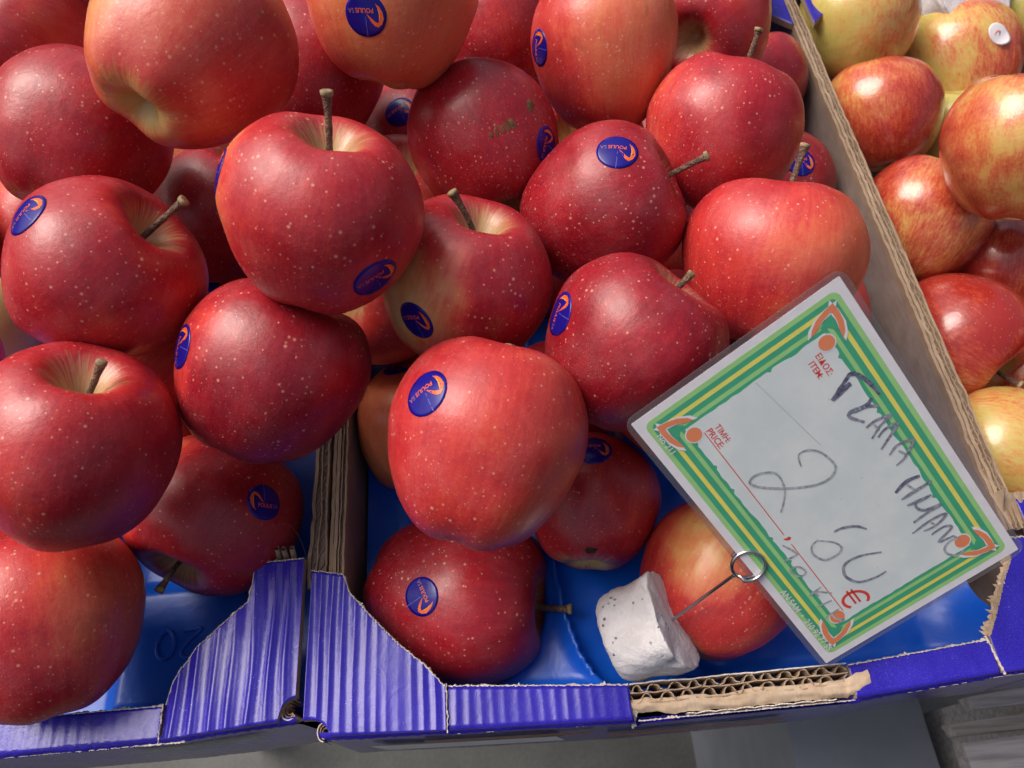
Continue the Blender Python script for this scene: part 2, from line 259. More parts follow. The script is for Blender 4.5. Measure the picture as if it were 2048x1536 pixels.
# ---------------------------------------------------------------- material helpers
class NT:
    def __init__(self, name):
        self.m = bpy.data.materials.new(name)
        self.m.use_nodes = True
        self.t = self.m.node_tree
        self.t.nodes.clear()
        self.out = self.t.nodes.new('ShaderNodeOutputMaterial')
        self.b = self.t.nodes.new('ShaderNodeBsdfPrincipled')
        self.t.links.new(self.b.outputs[0], self.out.inputs[0])
    def n(self, typ, **kw):
        nd = self.t.nodes.new(typ)
        for k, v in kw.items():
            setattr(nd, k, v)
        return nd
    def put(self, sock, v):
        if isinstance(v, (int, float)):
            sock.default_value = v
        elif isinstance(v, (tuple, list)):
            sock.default_value = tuple(v) + ((1,) if len(v) == 3 and sock.type == 'RGBA' else ())
        else:
            self.t.links.new(v, sock)
    def math(self, op, a, b=0.0, c=0.0, clamp=False):
        nd = self.n('ShaderNodeMath', operation=op, use_clamp=clamp)
        for s, v in zip(nd.inputs, (a, b, c)):
            self.put(s, v)
        return nd.outputs[0]
    def vmath(self, op, a, b=(0, 0, 0), out=0):
        nd = self.n('ShaderNodeVectorMath', operation=op)
        self.put(nd.inputs[0], a)
        if op == 'SCALE':
            self.put(nd.inputs[3], b)
        else:
            self.put(nd.inputs[1], b)
        return nd.outputs[out]
    def noise(self, vec, scale, detail=2.0, rough=0.5, dist=0.0):
        nd = self.n('ShaderNodeTexNoise')
        self.put(nd.inputs['Vector'], vec)
        nd.inputs['Scale'].default_value = scale
        nd.inputs['Detail'].default_value = detail
        nd.inputs['Roughness'].default_value = rough
        nd.inputs['Distortion'].default_value = dist
        return nd.outputs['Fac']
    def voronoi(self, vec, scale, feature='F1', out='Distance', rnd=1.0):
        nd = self.n('ShaderNodeTexVoronoi', feature=feature)
        self.put(nd.inputs['Vector'], vec)
        nd.inputs['Scale'].default_value = scale
        nd.inputs['Randomness'].default_value = rnd
        return nd.outputs[out]
    def smooth(self, v, a, b, x=0.0, y=1.0):
        nd = self.n('ShaderNodeMapRange', interpolation_type='SMOOTHSTEP')
        self.put(nd.inputs['Value'], v)
        for k, val in zip(('From Min', 'From Max', 'To Min', 'To Max'), (a, b, x, y)):
            self.put(nd.inputs[k], val)
        return nd.outputs[0]
    def mix(self, fac, a, b):
        nd = self.n('ShaderNodeMix', data_type='RGBA')
        self.put(nd.inputs[0], fac)
        self.put(nd.inputs[6], a)
        self.put(nd.inputs[7], b)
        return nd.outputs[2]
    def ramp(self, v, stops):
        nd = self.n('ShaderNodeValToRGB')
        cr = nd.color_ramp
        while len(cr.elements) < len(stops):
            cr.elements.new(0.5)
        for e, (p, c) in zip(cr.elements, stops):
            e.position = p
            e.color = (*c, 1)
        self.put(nd.inputs[0], v)
        return nd.outputs[0]
    def obj(self):
        return self.n('ShaderNodeTexCoord').outputs['Object']
    def bump(self, h, strength=0.3, dist=0.001):
        nd = self.n('ShaderNodeBump')
        nd.inputs['Strength'].default_value = strength
        nd.inputs['Distance'].default_value = dist
        self.put(nd.inputs['Height'], h)
        self.t.links.new(nd.outputs[0], self.b.inputs['Normal'])
    def set(self, **kw):
        for k, v in kw.items():
            self.put(self.b.inputs[k.replace('_', ' ')], v)
        return self.m


def sep(t, vec):
    nd = t.n('ShaderNodeSeparateXYZ')
    t.put(nd.inputs[0], vec)
    return nd.outputs


def apple_red():
    t = NT('red_apple_skin')
    co = t.obj()
    inf = t.n('ShaderNodeObjectInfo')
    par = t.n('ShaderNodeSeparateColor')
    t.t.links.new(inf.outputs['Color'], par.inputs[0])
    base, psize, pstr = par.outputs[0], par.outputs[1], par.outputs[2]
    seed = t.math('MULTIPLY', inf.outputs['Random'], 37.0)
    off = t.n('ShaderNodeCombineXYZ')
    t.put(off.inputs[0], seed)
    t.put(off.inputs[1], seed)
    cs = t.vmath('ADD', co, off.outputs[0])
    nrm = t.vmath('NORMALIZE', co)
    x, y, z = sep(t, nrm)
    ox, oy, oz = sep(t, co)
    xy = t.n('ShaderNodeCombineXYZ')
    t.put(xy.inputs[0], ox)
    t.put(xy.inputs[1], oy)
    rho = t.vmath('LENGTH', xy.outputs[0], out=1)
    ang = t.vmath('NORMALIZE', xy.outputs[0])
    # meridional streaks: coordinates that change round the axis and hardly along it
    angx, angy, _ = sep(t, ang)
    sv = t.n('ShaderNodeCombineXYZ')
    t.put(sv.inputs[0], t.math('MULTIPLY', angx, 3.2))
    t.put(sv.inputs[1], t.math('MULTIPLY', angy, 3.2))
    t.put(sv.inputs[2], t.math('MULTIPLY', oz, 0.45))
    svs = t.vmath('ADD', sv.outputs[0], off.outputs[0])
    streak = t.noise(svs, 4.5, 3.0, 0.65)
    streak2 = t.noise(svs, 14.0, 2.0, 0.6)
    mott = t.noise(cs, 1.7, 3.0, 0.55, 0.4)
    fine = t.noise(cs, 22.0, 2.0, 0.6)
    grain = t.noise(cs, 75.0, 1.0, 0.6)
    # the paler face of the apple points along local +x
    edge0 = t.math('SUBTRACT', 1.0, t.math('MULTIPLY', psize, 1.35))
    face = t.math('ADD', x, t.math('MULTIPLY', t.math('SUBTRACT', mott, 0.5), 0.5))
    face = t.math('ADD', face, t.math('MULTIPLY', t.math('SUBTRACT', streak, 0.5), 0.10))
    pale = t.smooth(face, edge0, t.math('ADD', edge0, 0.62))
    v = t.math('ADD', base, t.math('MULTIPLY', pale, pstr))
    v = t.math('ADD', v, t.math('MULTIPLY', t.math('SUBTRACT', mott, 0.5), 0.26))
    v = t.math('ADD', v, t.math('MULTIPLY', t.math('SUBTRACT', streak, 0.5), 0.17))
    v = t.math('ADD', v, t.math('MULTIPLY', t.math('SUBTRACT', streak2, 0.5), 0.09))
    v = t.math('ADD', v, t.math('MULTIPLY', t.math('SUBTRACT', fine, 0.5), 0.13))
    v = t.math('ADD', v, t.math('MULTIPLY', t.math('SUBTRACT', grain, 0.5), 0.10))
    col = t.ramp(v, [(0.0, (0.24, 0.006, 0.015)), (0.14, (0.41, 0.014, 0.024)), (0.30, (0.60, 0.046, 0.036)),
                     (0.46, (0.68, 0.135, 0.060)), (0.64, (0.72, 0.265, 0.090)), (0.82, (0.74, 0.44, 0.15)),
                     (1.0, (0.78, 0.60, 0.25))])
    # stem hollow: straw coloured, feathering out in streaks
    cav = t.math('ADD', rho, t.math('MULTIPLY', t.math('SUBTRACT', streak2, 0.5), 0.34))
    cav = t.math('ADD', cav, t.math('MULTIPLY', t.math('SUBTRACT', streak, 0.5), 0.42))
    cavm = t.math('MULTIPLY', t.smooth(cav, 0.40, 0.08), t.smooth(z, 0.2, 0.5))
    straw = t.mix(streak2, (0.52, 0.33, 0.11), (0.66, 0.52, 0.27))
    col = t.mix(t.math('MULTIPLY', cavm, 0.92), col, straw)
    bot = t.math('MULTIPLY', t.smooth(cav, 0.52, 0.16), t.smooth(z, -0.3, -0.6))
    col = t.mix(t.math('MULTIPLY', bot, 0.85), col, (0.58, 0.48, 0.15))
    # lenticels, few and large plus many and small towards the base
    # every cell draws its own size, so that the dots differ from one to the next
    d1 = t.voronoi(cs, 16.0)
    r1 = sep(t, t.voronoi(cs, 16.0, out='Color'))[0]
    size1 = t.math('MULTIPLY', t.math('MULTIPLY_ADD', t.math('POWER', r1, 1.8), 0.28, 0.09), t.smooth(t.noise(cs, 2.3, 1.0), 0.25, 0.75, 0.6, 1.25))
    dot1 = t.smooth(d1, size1, t.math('MULTIPLY', size1, 0.12))
    c2 = t.vmath('ADD', cs, (3.1, 7.7, 1.3))
    d2 = t.voronoi(c2, 31.0)
    r2 = sep(t, t.voronoi(c2, 31.0, out='Color'))[1]
    size2 = t.math('MULTIPLY_ADD', t.math('POWER', r2, 1.4), 0.24, 0.05)
    dot2 = t.math('MULTIPLY', t.smooth(d2, size2, t.math('MULTIPLY', size2, 0.12)), t.smooth(z, 0.6, -0.6, 0.15, 1.0))
    dots = t.math('MAXIMUM', dot1, dot2)
    dots = t.math('MULTIPLY', dots, t.smooth(cavm, 0.5, 0.1))
    col = t.mix(t.math('MULTIPLY', dots, 0.76), col, (0.80, 0.40, 0.28))
    br = t.math('MULTIPLY', t.smooth(t.noise(t.vmath('ADD', cs, (4.0, 8.0, 1.0)), 3.4, 3.0, 0.6, 0.6), 0.66, 0.74), 0.30)
    col = t.mix(br, col, (0.30, 0.085, 0.04))
    # waxy bloom: thin, patchy, greyish pink
    bl = t.smooth(t.noise(t.vmath('ADD', cs, (9.0, 2.0, 5.0)), 2.1, 4.0, 0.6), 0.42, 0.75)
    blf = t.math('MULTIPLY', t.math('MULTIPLY', bl, t.smooth(t.noise(cs, 90.0, 2.0, 0.7), 0.35, 0.7)), 0.17)
    col = t.mix(blf, col, (0.55, 0.36, 0.36))
    rough = t.math('ADD', 0.36, t.math('MULTIPLY', bl, 0.16))
    rough = t.math('ADD', rough, t.math('MULTIPLY', t.math('SUBTRACT', fine, 0.5), 0.10))
    h = t.math('ADD', t.math('MULTIPLY', fine, 0.25), t.math('MULTIPLY', mott, 1.5))
    h = t.math('ADD', h, t.math('MULTIPLY', grain, 0.10))
    h = t.math('SUBTRACT', h, t.math('MULTIPLY', dot1, 0.10))
    t.bump(h, 0.06, 0.02)
    t.set(Base_Color=col, Roughness=rough, Specular_IOR_Level=0.6,
          Subsurface_Weight=0.0, Coat_Weight=0.06, Coat_Roughness=0.2)
    return t.m


def apple_streaked():
    t = NT('streaked_apple_skin')
    co = t.obj()
    inf = t.n('ShaderNodeObjectInfo')
    par = t.n('ShaderNodeSeparateColor')
    t.t.links.new(inf.outputs['Color'], par.inputs[0])
    base = par.outputs[0]
    even = t.math('SUBTRACT', 1.0, par.outputs[1])
    seed = t.math('MULTIPLY', inf.outputs['Random'], 31.0)
    off = t.n('ShaderNodeCombineXYZ')
    t.put(off.inputs[0], seed)
    t.put(off.inputs[2], seed)
    cs = t.vmath('ADD', co, off.outputs[0])
    x, y, z = sep(t, t.vmath('NORMALIZE', co))
    ox, oy, oz = sep(t, co)
    xy = t.n('ShaderNodeCombineXYZ')
    t.put(xy.inputs[0], ox)
    t.put(xy.inputs[1], oy)
    rho = t.vmath('LENGTH', xy.outputs[0], out=1)
    angx, angy, _ = sep(t, t.vmath('NORMALIZE', xy.outputs[0]))
    sv = t.n('ShaderNodeCombineXYZ')
    t.put(sv.inputs[0], t.math('MULTIPLY', angx, 3.0))
    t.put(sv.inputs[1], t.math('MULTIPLY', angy, 3.0))
    t.put(sv.inputs[2], t.math('MULTIPLY', oz, 0.9))
    svs = t.vmath('ADD', sv.outputs[0], off.outputs[0])
    streak = t.noise(svs, 7.0, 4.0, 0.7)
    streak2 = t.noise(svs, 18.0, 2.0, 0.6)
    mott = t.noise(cs, 1.5, 3.0, 0.6, 0.5)
    fine = t.noise(cs, 26.0, 3.0, 0.6)
    v = t.math('ADD', base, t.math('MULTIPLY', t.math('SUBTRACT', mott, 0.5), 0.95))
    v = t.math('SUBTRACT', v, t.math('MULTIPLY', x, 0.24))
    v = t.math('ADD', v, t.math('MULTIPLY', t.math('MULTIPLY', t.math('SUBTRACT', streak, 0.5), 0.75), even))
    v = t.math('ADD', v, t.math('MULTIPLY', t.math('MULTIPLY', t.math('SUBTRACT', streak2, 0.5), even), 0.32))
    v = t.math('ADD', v, t.math('MULTIPLY', t.math('SUBTRACT', fine, 0.5), 0.25))
    col = t.ramp(v, [(0.0, (0.46, 0.42, 0.10)), (0.28, (0.60, 0.47, 0.13)), (0.48, (0.64, 0.34, 0.10)),
                     (0.64, (0.60, 0.155, 0.06)), (0.82, (0.48, 0.060, 0.032)), (1.0, (0.34, 0.024, 0.018))])
    cav = t.math('ADD', rho, t.math('MULTIPLY', t.math('SUBTRACT', streak2, 0.5), 0.3))
    cavm = t.smooth(cav, 0.45, 0.15)
    col = t.mix(t.math('MULTIPLY', cavm, 0.8), col, (0.36, 0.36, 0.08))
    d1 = t.voronoi(cs, 17.0)
    dot = t.smooth(d1, 0.15, 0.06)
    col = t.mix(t.math('MULTIPLY', dot, 0.45), col, (0.72, 0.50, 0.25))
    t.bump(t.math('ADD', t.math('MULTIPLY', fine, 0.15), mott), 0.08, 0.02)
    t.set(Base_Color=col, Roughness=0.26, Specular_IOR_Level=0.5, Coat_Weight=0.55, Coat_Roughness=0.09)
    return t.m


def simple(name, c, rough=0.5, spec=0.5, var=0.12, scale=60.0, bump=0.0, bscale=300.0, metal=0.0, coat=0.0, dist=0.0005):
    t = NT(name)
    co = t.obj()
    n1 = t.noise(co, scale, 4.0, 0.6)
    dk = tuple(max(0, k * (1 - var)) for k in c)
    lt = tuple(min(1, k * (1 + var)) for k in c)
    col = t.mix(t.smooth(n1, 0.25, 0.75), dk, lt)
    if bump:
        t.bump(t.noise(co, bscale, 3.0, 0.6), bump, dist)
    return t.set(Base_Color=col, Roughness=rough, Specular_IOR_Level=spec, Metallic=metal, Coat_Weight=coat)


def blue_print():
    t = NT('blue_printed_card')
    co = t.obj()
    sp = t.noise(co, 2600.0, 2.0, 0.7)
    big = t.noise(co, 35.0, 4.0, 0.6)
    col = t.mix(t.smooth(big, 0.3, 0.7), (0.019, 0.010, 0.30), (0.030, 0.018, 0.40))
    col = t.mix(t.smooth(sp, 0.56, 0.78, 0.0, 0.55), col, (0.20, 0.18, 0.62))
    scr = t.voronoi(co, 420.0)
    col = t.mix(t.math('MULTIPLY', t.smooth(scr, 0.09, 0.03), t.smooth(big, 0.5, 0.62)), col, (0.6, 0.58, 0.75))
    # rubbed spots where the print has gone and the board shows
    wear = t.math('MULTIPLY', t.smooth(t.noise(co, 190.0, 5.0, 0.75, 0.6), 0.63, 0.72), t.smooth(t.noise(co, 26.0, 2.0), 0.5, 0.65))
    col = t.mix(t.math('MULTIPLY', wear, 0.7), col, (0.42, 0.36, 0.40))
    crump = t.noise(co, 130.0, 4.0, 0.6, 0.8)
    t.bump(t.math('ADD', t.math('MULTIPLY', t.noise(co, 1500.0, 3.0, 0.7), 0.3), crump), 0.33, 0.0006)
    return t.set(Base_Color=col, Roughness=t.math('ADD', 0.18, t.math('MULTIPLY', sp, 0.12)), Specular_IOR_Level=0.45)


def kraft(name, a, b, fib=900.0):
    t = NT(name)
    co = t.obj()
    n1 = t.noise(co, 55.0, 5.0, 0.65)
    mp = t.n('ShaderNodeMapping')
    mp.inputs['Scale'].default_value = (1.0, 0.18, 1.0)
    t.put(mp.inputs[0], co)
    n2 = t.noise(mp.outputs[0], fib, 3.0, 0.7)
    f = t.math('ADD', t.math('MULTIPLY', n1, 0.6), t.math('MULTIPLY', n2, 0.4))
    col = t.mix(t.smooth(f, 0.3, 0.7), a, b)
    t.bump(n2, 0.4, 0.0004)
    return t.set(Base_Color=col, Roughness=0.85, Specular_IOR_Level=0.25)


def plaster():
    t = NT('white_plaster')
    co = t.obj()
    n1 = t.noise(co, 70.0, 5.0, 0.65)
    v = t.voronoi(co, 330.0)
    area = t.smooth(t.noise(co, 48.0, 2.0, 0.5), 0.54, 0.63)
    pit = t.math('MULTIPLY', t.smooth(v, t.smooth(t.noise(co, 260.0, 1.0), 0.35, 0.65, 0.12, 0.36), 0.08), area)
    v2 = t.voronoi(co, 900.0)
    pit2 = t.math('MULTIPLY', t.smooth(v2, 0.22, 0.10), t.smooth(n1, 0.55, 0.7))
    col = t.mix(t.smooth(n1, 0.3, 0.7), (0.58, 0.555, 0.565), (0.74, 0.715, 0.725))
    col = t.mix(t.math('MULTIPLY', t.smooth(t.noise(co, 28.0, 2.0), 0.5, 0.75), 0.35), col, (0.62, 0.50, 0.50))
    col = t.mix(t.math('MAXIMUM', pit, t.math('MULTIPLY', pit2, 0.6)), col, (0.10, 0.09, 0.085))
    h = t.math('SUBTRACT', t.math('MULTIPLY', t.noise(co, 420.0, 4.0, 0.7), 0.5), pit)
    h = t.math('ADD', h, t.math('MULTIPLY', t.noise(co, 130.0, 5.0, 0.7, 0.5), 1.6))
    t.bump(h, 0.75, 0.0010)
    return t.set(Base_Color=col, Roughness=0.9, Specular_IOR_Level=0.2)


def tray_plastic():
    t = NT('blue_tray_plastic')
    co = t.obj()
    n1 = t.noise(co, 30.0, 2.0, 0.5)
    col = t.mix(n1, (0.003, 0.085, 0.55), (0.006, 0.120, 0.68))
    t.bump(t.noise(co, 75.0, 3.0, 0.6, 1.2), 0.14, 0.002)
    return t.set(Base_Color=col, Roughness=t.math('ADD', 0.27, t.math('MULTIPLY', t.noise(co, 90.0, 4.0, 0.7), 0.16)), Specular_IOR_Level=0.45)


def laminate_film():
    t = NT('clear_laminate')
    tr = t.n('ShaderNodeBsdfTransparent')
    tr.inputs[0].default_value = (0.86, 0.85, 0.86, 1)
    t.set(Base_Color=(0.55, 0.52, 0.55), Roughness=0.16, Specular_IOR_Level=0.6)
    mx = t.n('ShaderNodeMixShader')
    lw = t.n('ShaderNodeLayerWeight')
    lw.inputs[0].default_value = 0.25
    t.put(mx.inputs[0], t.math('ADD', 0.09, t.math('MULTIPLY', lw.outputs['Fresnel'], 0.6), clamp=True))
    t.t.links.new(tr.outputs[0], mx.inputs[1])
    t.t.links.new(t.b.outputs[0], mx.inputs[2])
    t.t.links.new(mx.outputs[0], t.out.inputs[0])
    return t.m


def printed(name, c, rough=0.32):
    return simple(name, c, rough, 0.45, 0.05, 120.0, coat=0.25)


def paper_dirty():
    t = NT('scuffed_white_paper')
    co = t.obj()
    n1 = t.noise(co, 40.0, 4.0, 0.6)
    sp = t.voronoi(co, 190.0)
    col = t.mix(t.smooth(n1, 0.3, 0.7), (0.57, 0.625, 0.635), (0.66, 0.70, 0.705))
    col = t.mix(t.math('MULTIPLY', t.smooth(sp, 0.075, 0.03), 0.5), col, (0.25, 0.26, 0.27))
    return t.set(Base_Color=col, Roughness=0.34, Specular_IOR_Level=0.4, Coat_Weight=0.2, Coat_Roughness=0.2)


def old_wood():
    t = NT('weathered_wood')
    co = t.obj()
    mp = t.n('ShaderNodeMapping')
    mp.inputs['Scale'].default_value = (1.0, 14.0, 14.0)
    t.put(mp.inputs[0], co)
    g = t.noise(mp.outputs[0], 14.0, 5.0, 0.65)
    col = t.mix(t.smooth(g, 0.3, 0.7), (0.28, 0.26, 0.26), (0.52, 0.49, 0.48))
    t.bump(g, 0.4, 0.001)
    return t.set(Base_Color=col, Roughness=0.85)


def pavement_mat():
    t = NT('grey_pavement')
    co = t.obj()
    a = t.noise(co, 3.0, 5.0, 0.6)
    b = t.noise(co, 160.0, 3.0, 0.7)
    f = t.math('ADD', t.math('MULTIPLY', a, 0.75), t.math('MULTIPLY', b, 0.25))
    col = t.mix(t.smooth(f, 0.3, 0.7), (0.055, 0.056, 0.054), (0.125, 0.127, 0.122))
    t.bump(b, 0.5, 0.002)
    return t.set(Base_Color=col, Roughness=0.85)


MAT = {
    'apple': apple_red(), 'streaked': apple_streaked(),
    'stem': simple('brown_stem', (0.20, 0.12, 0.085), 0.7, 0.3, 0.5, 9.0, 0.6, 30.0, dist=0.02),
    'stem_tip': simple('dry_stem_tip', (0.30, 0.23, 0.13), 0.8, 0.2, 0.5, 14.0),
    'calyx': simple('dry_calyx', (0.10, 0.085, 0.045), 0.8, 0.2, 0.4, 12.0),
    'scar': simple('brown_scar', (0.17, 0.085, 0.04), 0.8, 0.2, 0.5, 18.0),
    'pit': simple('dark_pit', (0.06, 0.035, 0.02), 0.8, 0.2, 0.5, 18.0),
    'sticker': simple('blue_sticker', (0.009, 0.006, 0.21), 0.27, 0.4, 0.10, 6.0),
    'slit': simple('sticker_slit', (0.10, 0.09, 0.42), 0.2, 0.6, 0.1),
    'orange': simple('orange_ink', (0.80, 0.13, 0.02), 0.3, 0.5, 0.05),
    'amber': simple('amber_ink', (0.90, 0.36, 0.06), 0.3, 0.5, 0.05),
    'faint': simple('faint_ink', (0.28, 0.12, 0.20), 0.3, 0.5, 0.05),
    'white_label': simple('white_label', (0.70, 0.68, 0.72), 0.35, 0.5, 0.06),
    'blue': blue_print(),
    'kraft': kraft('kraft_board', (0.27, 0.185, 0.125), (0.40, 0.29, 0.20)),
    'kraft_in': kraft('kraft_lining', (0.25, 0.19, 0.155), (0.36, 0.29, 0.25), 500.0),
    'flute': kraft('kraft_flute', (0.30, 0.21, 0.14), (0.45, 0.33, 0.23)),
    'torn': kraft('torn_paper_fibre', (0.50, 0.41, 0.33), (0.74, 0.68, 0.62)),
    'plaster': plaster(), 'tray': tray_plastic(),
    'wire': simple('steel_wire', (0.62, 0.60, 0.60), 0.24, 0.5, 0.08, 200.0, metal=1.0),
    'film': laminate_film(),
    'paper': printed('white_card', (0.70, 0.68, 0.72)), 'scuffed': paper_dirty(),
    'lgreen': printed('light_green_ink', (0.30, 0.56, 0.21)), 'dgreen': printed('dark_green_ink', (0.055, 0.345, 0.195)),
    'yellow': printed('yellow_ink', (0.72, 0.64, 0.13)), 'salmon': printed('salmon_ink', (0.70, 0.22, 0.10)),
    'red_ink': printed('red_ink', (0.62, 0.06, 0.045)),
    'pen': simple('pen_ink', (0.12, 0.125, 0.19), 0.45, 0.4, 0.6, 700.0),
    'pen_faint': simple('faded_pen_ink', (0.33, 0.345, 0.375), 0.45, 0.4, 0.4, 700.0),
    'pen_mid': simple('worn_pen_ink', (0.22, 0.23, 0.285), 0.45, 0.4, 0.5, 700.0),
    'crease': simple('crease_grey', (0.42, 0.44, 0.44), 0.5, 0.3, 0.1),
    'wood': old_wood(), 'pavement': pavement_mat(),
    'steel': simple('grey_painted_steel', (0.20, 0.22, 0.255), 0.45, 0.5, 0.10, 18.0, 0.15, 90.0),
    'dark_steel': simple('dark_steel', (0.05, 0.052, 0.055), 0.6, 0.4, 0.2, 18.0),
    'grey_paper': simple('grey_paper', (0.42, 0.42, 0.44), 0.8, 0.2, 0.1, 40.0),
    'orange_print': simple('faded_orange_print', (0.30, 0.12, 0.075), 0.5, 0.4, 0.3, 90.0),
}


# ---------------------------------------------------------------- object helpers
def tag(o, label, cat, group=None):
    o['label'] = label
    o['category'] = cat
    if group:
        o['group'] = group
    return o


def mesh_obj(name, verts, faces, mat, parent=None, smooth=False, mat_idx=None):
    me = bpy.data.meshes.new(name)
    me.from_pydata([tuple(v) for v in verts], [], faces)
    mats = mat if isinstance(mat, (list, tuple)) else [mat]
    for k in mats:
        me.materials.append(MAT[k])
    if mat_idx is not None:
        me.polygons.foreach_set('material_index', mat_idx)
    if smooth:
        me.polygons.foreach_set('use_smooth', [True] * len(me.polygons))
    me.update()
    o = bpy.data.objects.new(name, me)
    COL.objects.link(o)
    if parent is not None:
        o.parent = parent
    return o


def empty(name, loc=(0, 0, 0), parent=None):
    o = bpy.data.objects.new(name, None)
    o.empty_display_size = 0.02
    o.location = loc
    COL.objects.link(o)
    o.parent = parent
    return o


class MB:
    """collects plain pieces into one mesh"""
    def __init__(self):
        self.v, self.f = [], []
    def add(self, verts, faces):
        k = len(self.v)
        self.v += [tuple(p) for p in verts]
        self.f += [tuple(i + k for i in fc) for fc in faces]
        return self
    def box(self, a, b):
        x0, y0, z0 = a
        x1, y1, z1 = b
        return self.add([(x0, y0, z0), (x1, y0, z0), (x1, y1, z0), (x0, y1, z0), (x0, y0, z1), (x1, y0, z1), (x1, y1, z1), (x0, y1, z1)],
                        [(3, 2, 1, 0), (4, 5, 6, 7), (0, 1, 5, 4), (1, 2, 6, 5), (2, 3, 7, 6), (3, 0, 4, 7)])
    def ribbon(self, pts, z0, z1, th, ztop=None):
        """upright paper ribbon along xy points"""
        n = len(pts)
        vs = []
        for i, (x, y) in enumerate(pts):
            a = pts[max(0, i - 1)]
            b = pts[min(n - 1, i + 1)]
            dx, dy = b[0] - a[0], b[1] - a[1]
            l = math.hypot(dx, dy) or 1
            nx, ny = -dy / l * th / 2, dx / l * th / 2
            zt = z1 + (ztop(i) if ztop else 0)
            vs += [(x + nx, y + ny, z0), (x - nx, y - ny, z0), (x - nx, y - ny, zt), (x + nx, y + ny, zt)]
        fs = []
        for i in range(n - 1):
            a, b = 4 * i, 4 * i + 4
            fs += [(a + k, b + k, b + (k + 1) % 4, a + (k + 1) % 4) for k in range(4)]
        fs += [(0, 3, 2, 1), tuple(4 * (n - 1) + k for k in range(4))]
        return self.add(vs, [f[::-1] for f in fs])
    def tube(self, pts, rad, seg=10, cap=True):
        pts = [Vector(p) for p in pts]
        n = len(pts)
        rr = rad if isinstance(rad, (list, tuple)) else [rad] * n
        t0 = (pts[1] - pts[0]).normalized()
        u = t0.orthogonal().normalized()
        vs = []
        for i in range(n):
            t = (pts[min(n - 1, i + 1)] - pts[max(0, i - 1)]).normalized()
            u = (u - t * u.dot(t)).normalized()
            w = t.cross(u)
            for k in range(seg):
                a = 2 * math.pi * k / seg
                vs.append(pts[i] + (u * math.cos(a) + w * math.sin(a)) * rr[i])
        fs = [(i * seg + k, i * seg + (k + 1) % seg, (i + 1) * seg + (k + 1) % seg, (i + 1) * seg + k)
              for i in range(n - 1) for k in range(seg)]
        if cap:
            fs += [tuple(range(seg))[::-1], tuple((n - 1) * seg + k for k in range(seg))]
        return self.add(vs, fs)
    def build(self, name, mat, parent=None, smooth=False):
        return mesh_obj(name, self.v, self.f, mat, parent, smooth)


def spline(pts, per=6):
    """Catmull-Rom through points of any dimension"""
    p = [np.array(q, float) for q in pts]
    out = []
    for i in range(len(p) - 1):
        a, b, c, d = p[max(0, i - 1)], p[i], p[i + 1], p[min(len(p) - 1, i + 2)]
        for k in range(per):
            t = k / per
            out.append(0.5 * (2 * b + (c - a) * t + (2 * a - 5 * b + 4 * c - d) * t * t + (3 * b - a - 3 * c + d) * t ** 3))
    out.append(p[-1])
    return out


def text_shape(s, size, bold=0.0, shear=0.0):
    cu = bpy.data.curves.new('lettering', 'FONT')
    cu.body = s
    cu.size = size
    cu.offset = bold * size
    cu.shear = shear
    cu.resolution_u = 3
    o = bpy.data.objects.new('lettering', cu)
    COL.objects.link(o)
    dg = bpy.context.evaluated_depsgraph_get()
    dg.update()
    me = o.evaluated_get(dg).to_mesh()
    v = [tuple(q.co) for q in me.vertices]
    f = [tuple(p.vertices) for p in me.polygons]
    o.evaluated_get(dg).to_mesh_clear()
    bpy.data.objects.remove(o)
    bpy.data.curves.remove(cu)
    return v, f


def fbm(x, y, z=0.0, s=1.0):
    return noise.noise(Vector((x * s, y * s, z * s)))


# ---------------------------------------------------------------- pavement, stand
ground = mesh_obj('pavement', [(-1.6, -1.2, -0.9), (1.6, -1.2, -0.9), (1.6, 1.6, -0.9), (-1.6, 1.6, -0.9)], [(0, 1, 2, 3)], 'pavement')
ground['kind'] = 'structure'

stand = empty('market_stand', (0, 0.4, -0.9))
tag(stand, 'dark steel stand carrying the cardboard crates', 'stand')
def sbox(name, a, b, mat):
    mb = MB().box(a, b)
    o = mb.build(name, mat, stand)
    o.matrix_parent_inverse = Matrix.Translation((0, -0.4, 0.9))
    return o
sbox('stand_top', (-0.44, 0.12, -0.118), (0.56, 0.60, -0.0885), 'dark_steel')
for lx in (-0.43, 0.51):
    for ly in (0.13, 0.56):
        sbox('leg', (lx, ly, -0.9), (lx + 0.03, ly + 0.03, -0.1185), 'dark_steel')

panel = MB().box((0.215, -0.14, -0.43), (0.335, 0.11, -0.40))
panel.box((0.218, -0.137, -0.9), (0.332, 0.107, -0.4305))
po = panel.build('steel_cabinet', 'steel')
tag(po, 'blue grey painted steel cabinet standing below the front of the crates', 'cabinet')

pal = empty('wooden_pallet', (0.45, 0.0, -0.9))
tag(pal, 'weathered grey wooden pallet in the bottom right corner', 'pallet')
for (x0, y0, y1, z0, sk) in ((0.289, -0.030, 0.0245, -0.262, 0.004), (0.296, 0.0305, 0.0385, -0.285, 0.004), (0.303, 0.0450, 0.0530, -0.262, 0.007)):
    mb = MB()
    mb.add([(x0, y0, z0), (0.56, y0 + sk, z0), (0.56, y1 + sk * 3, z0), (x0 - 0.003, y1, z0),
            (x0, y0, z0 + 0.014), (0.56, y0 + sk, z0 + 0.014), (0.56, y1 + sk * 3, z0 + 0.014), (x0 - 0.003, y1, z0 + 0.014)],
           [(3, 2, 1, 0), (4, 5, 6, 7), (0, 1, 5, 4), (1, 2, 6, 5), (2, 3, 7, 6), (3, 0, 4, 7)])
    o = mb.build('board', 'wood', pal)
    o.matrix_parent_inverse = Matrix.Translation((-0.45, 0, 0.9))
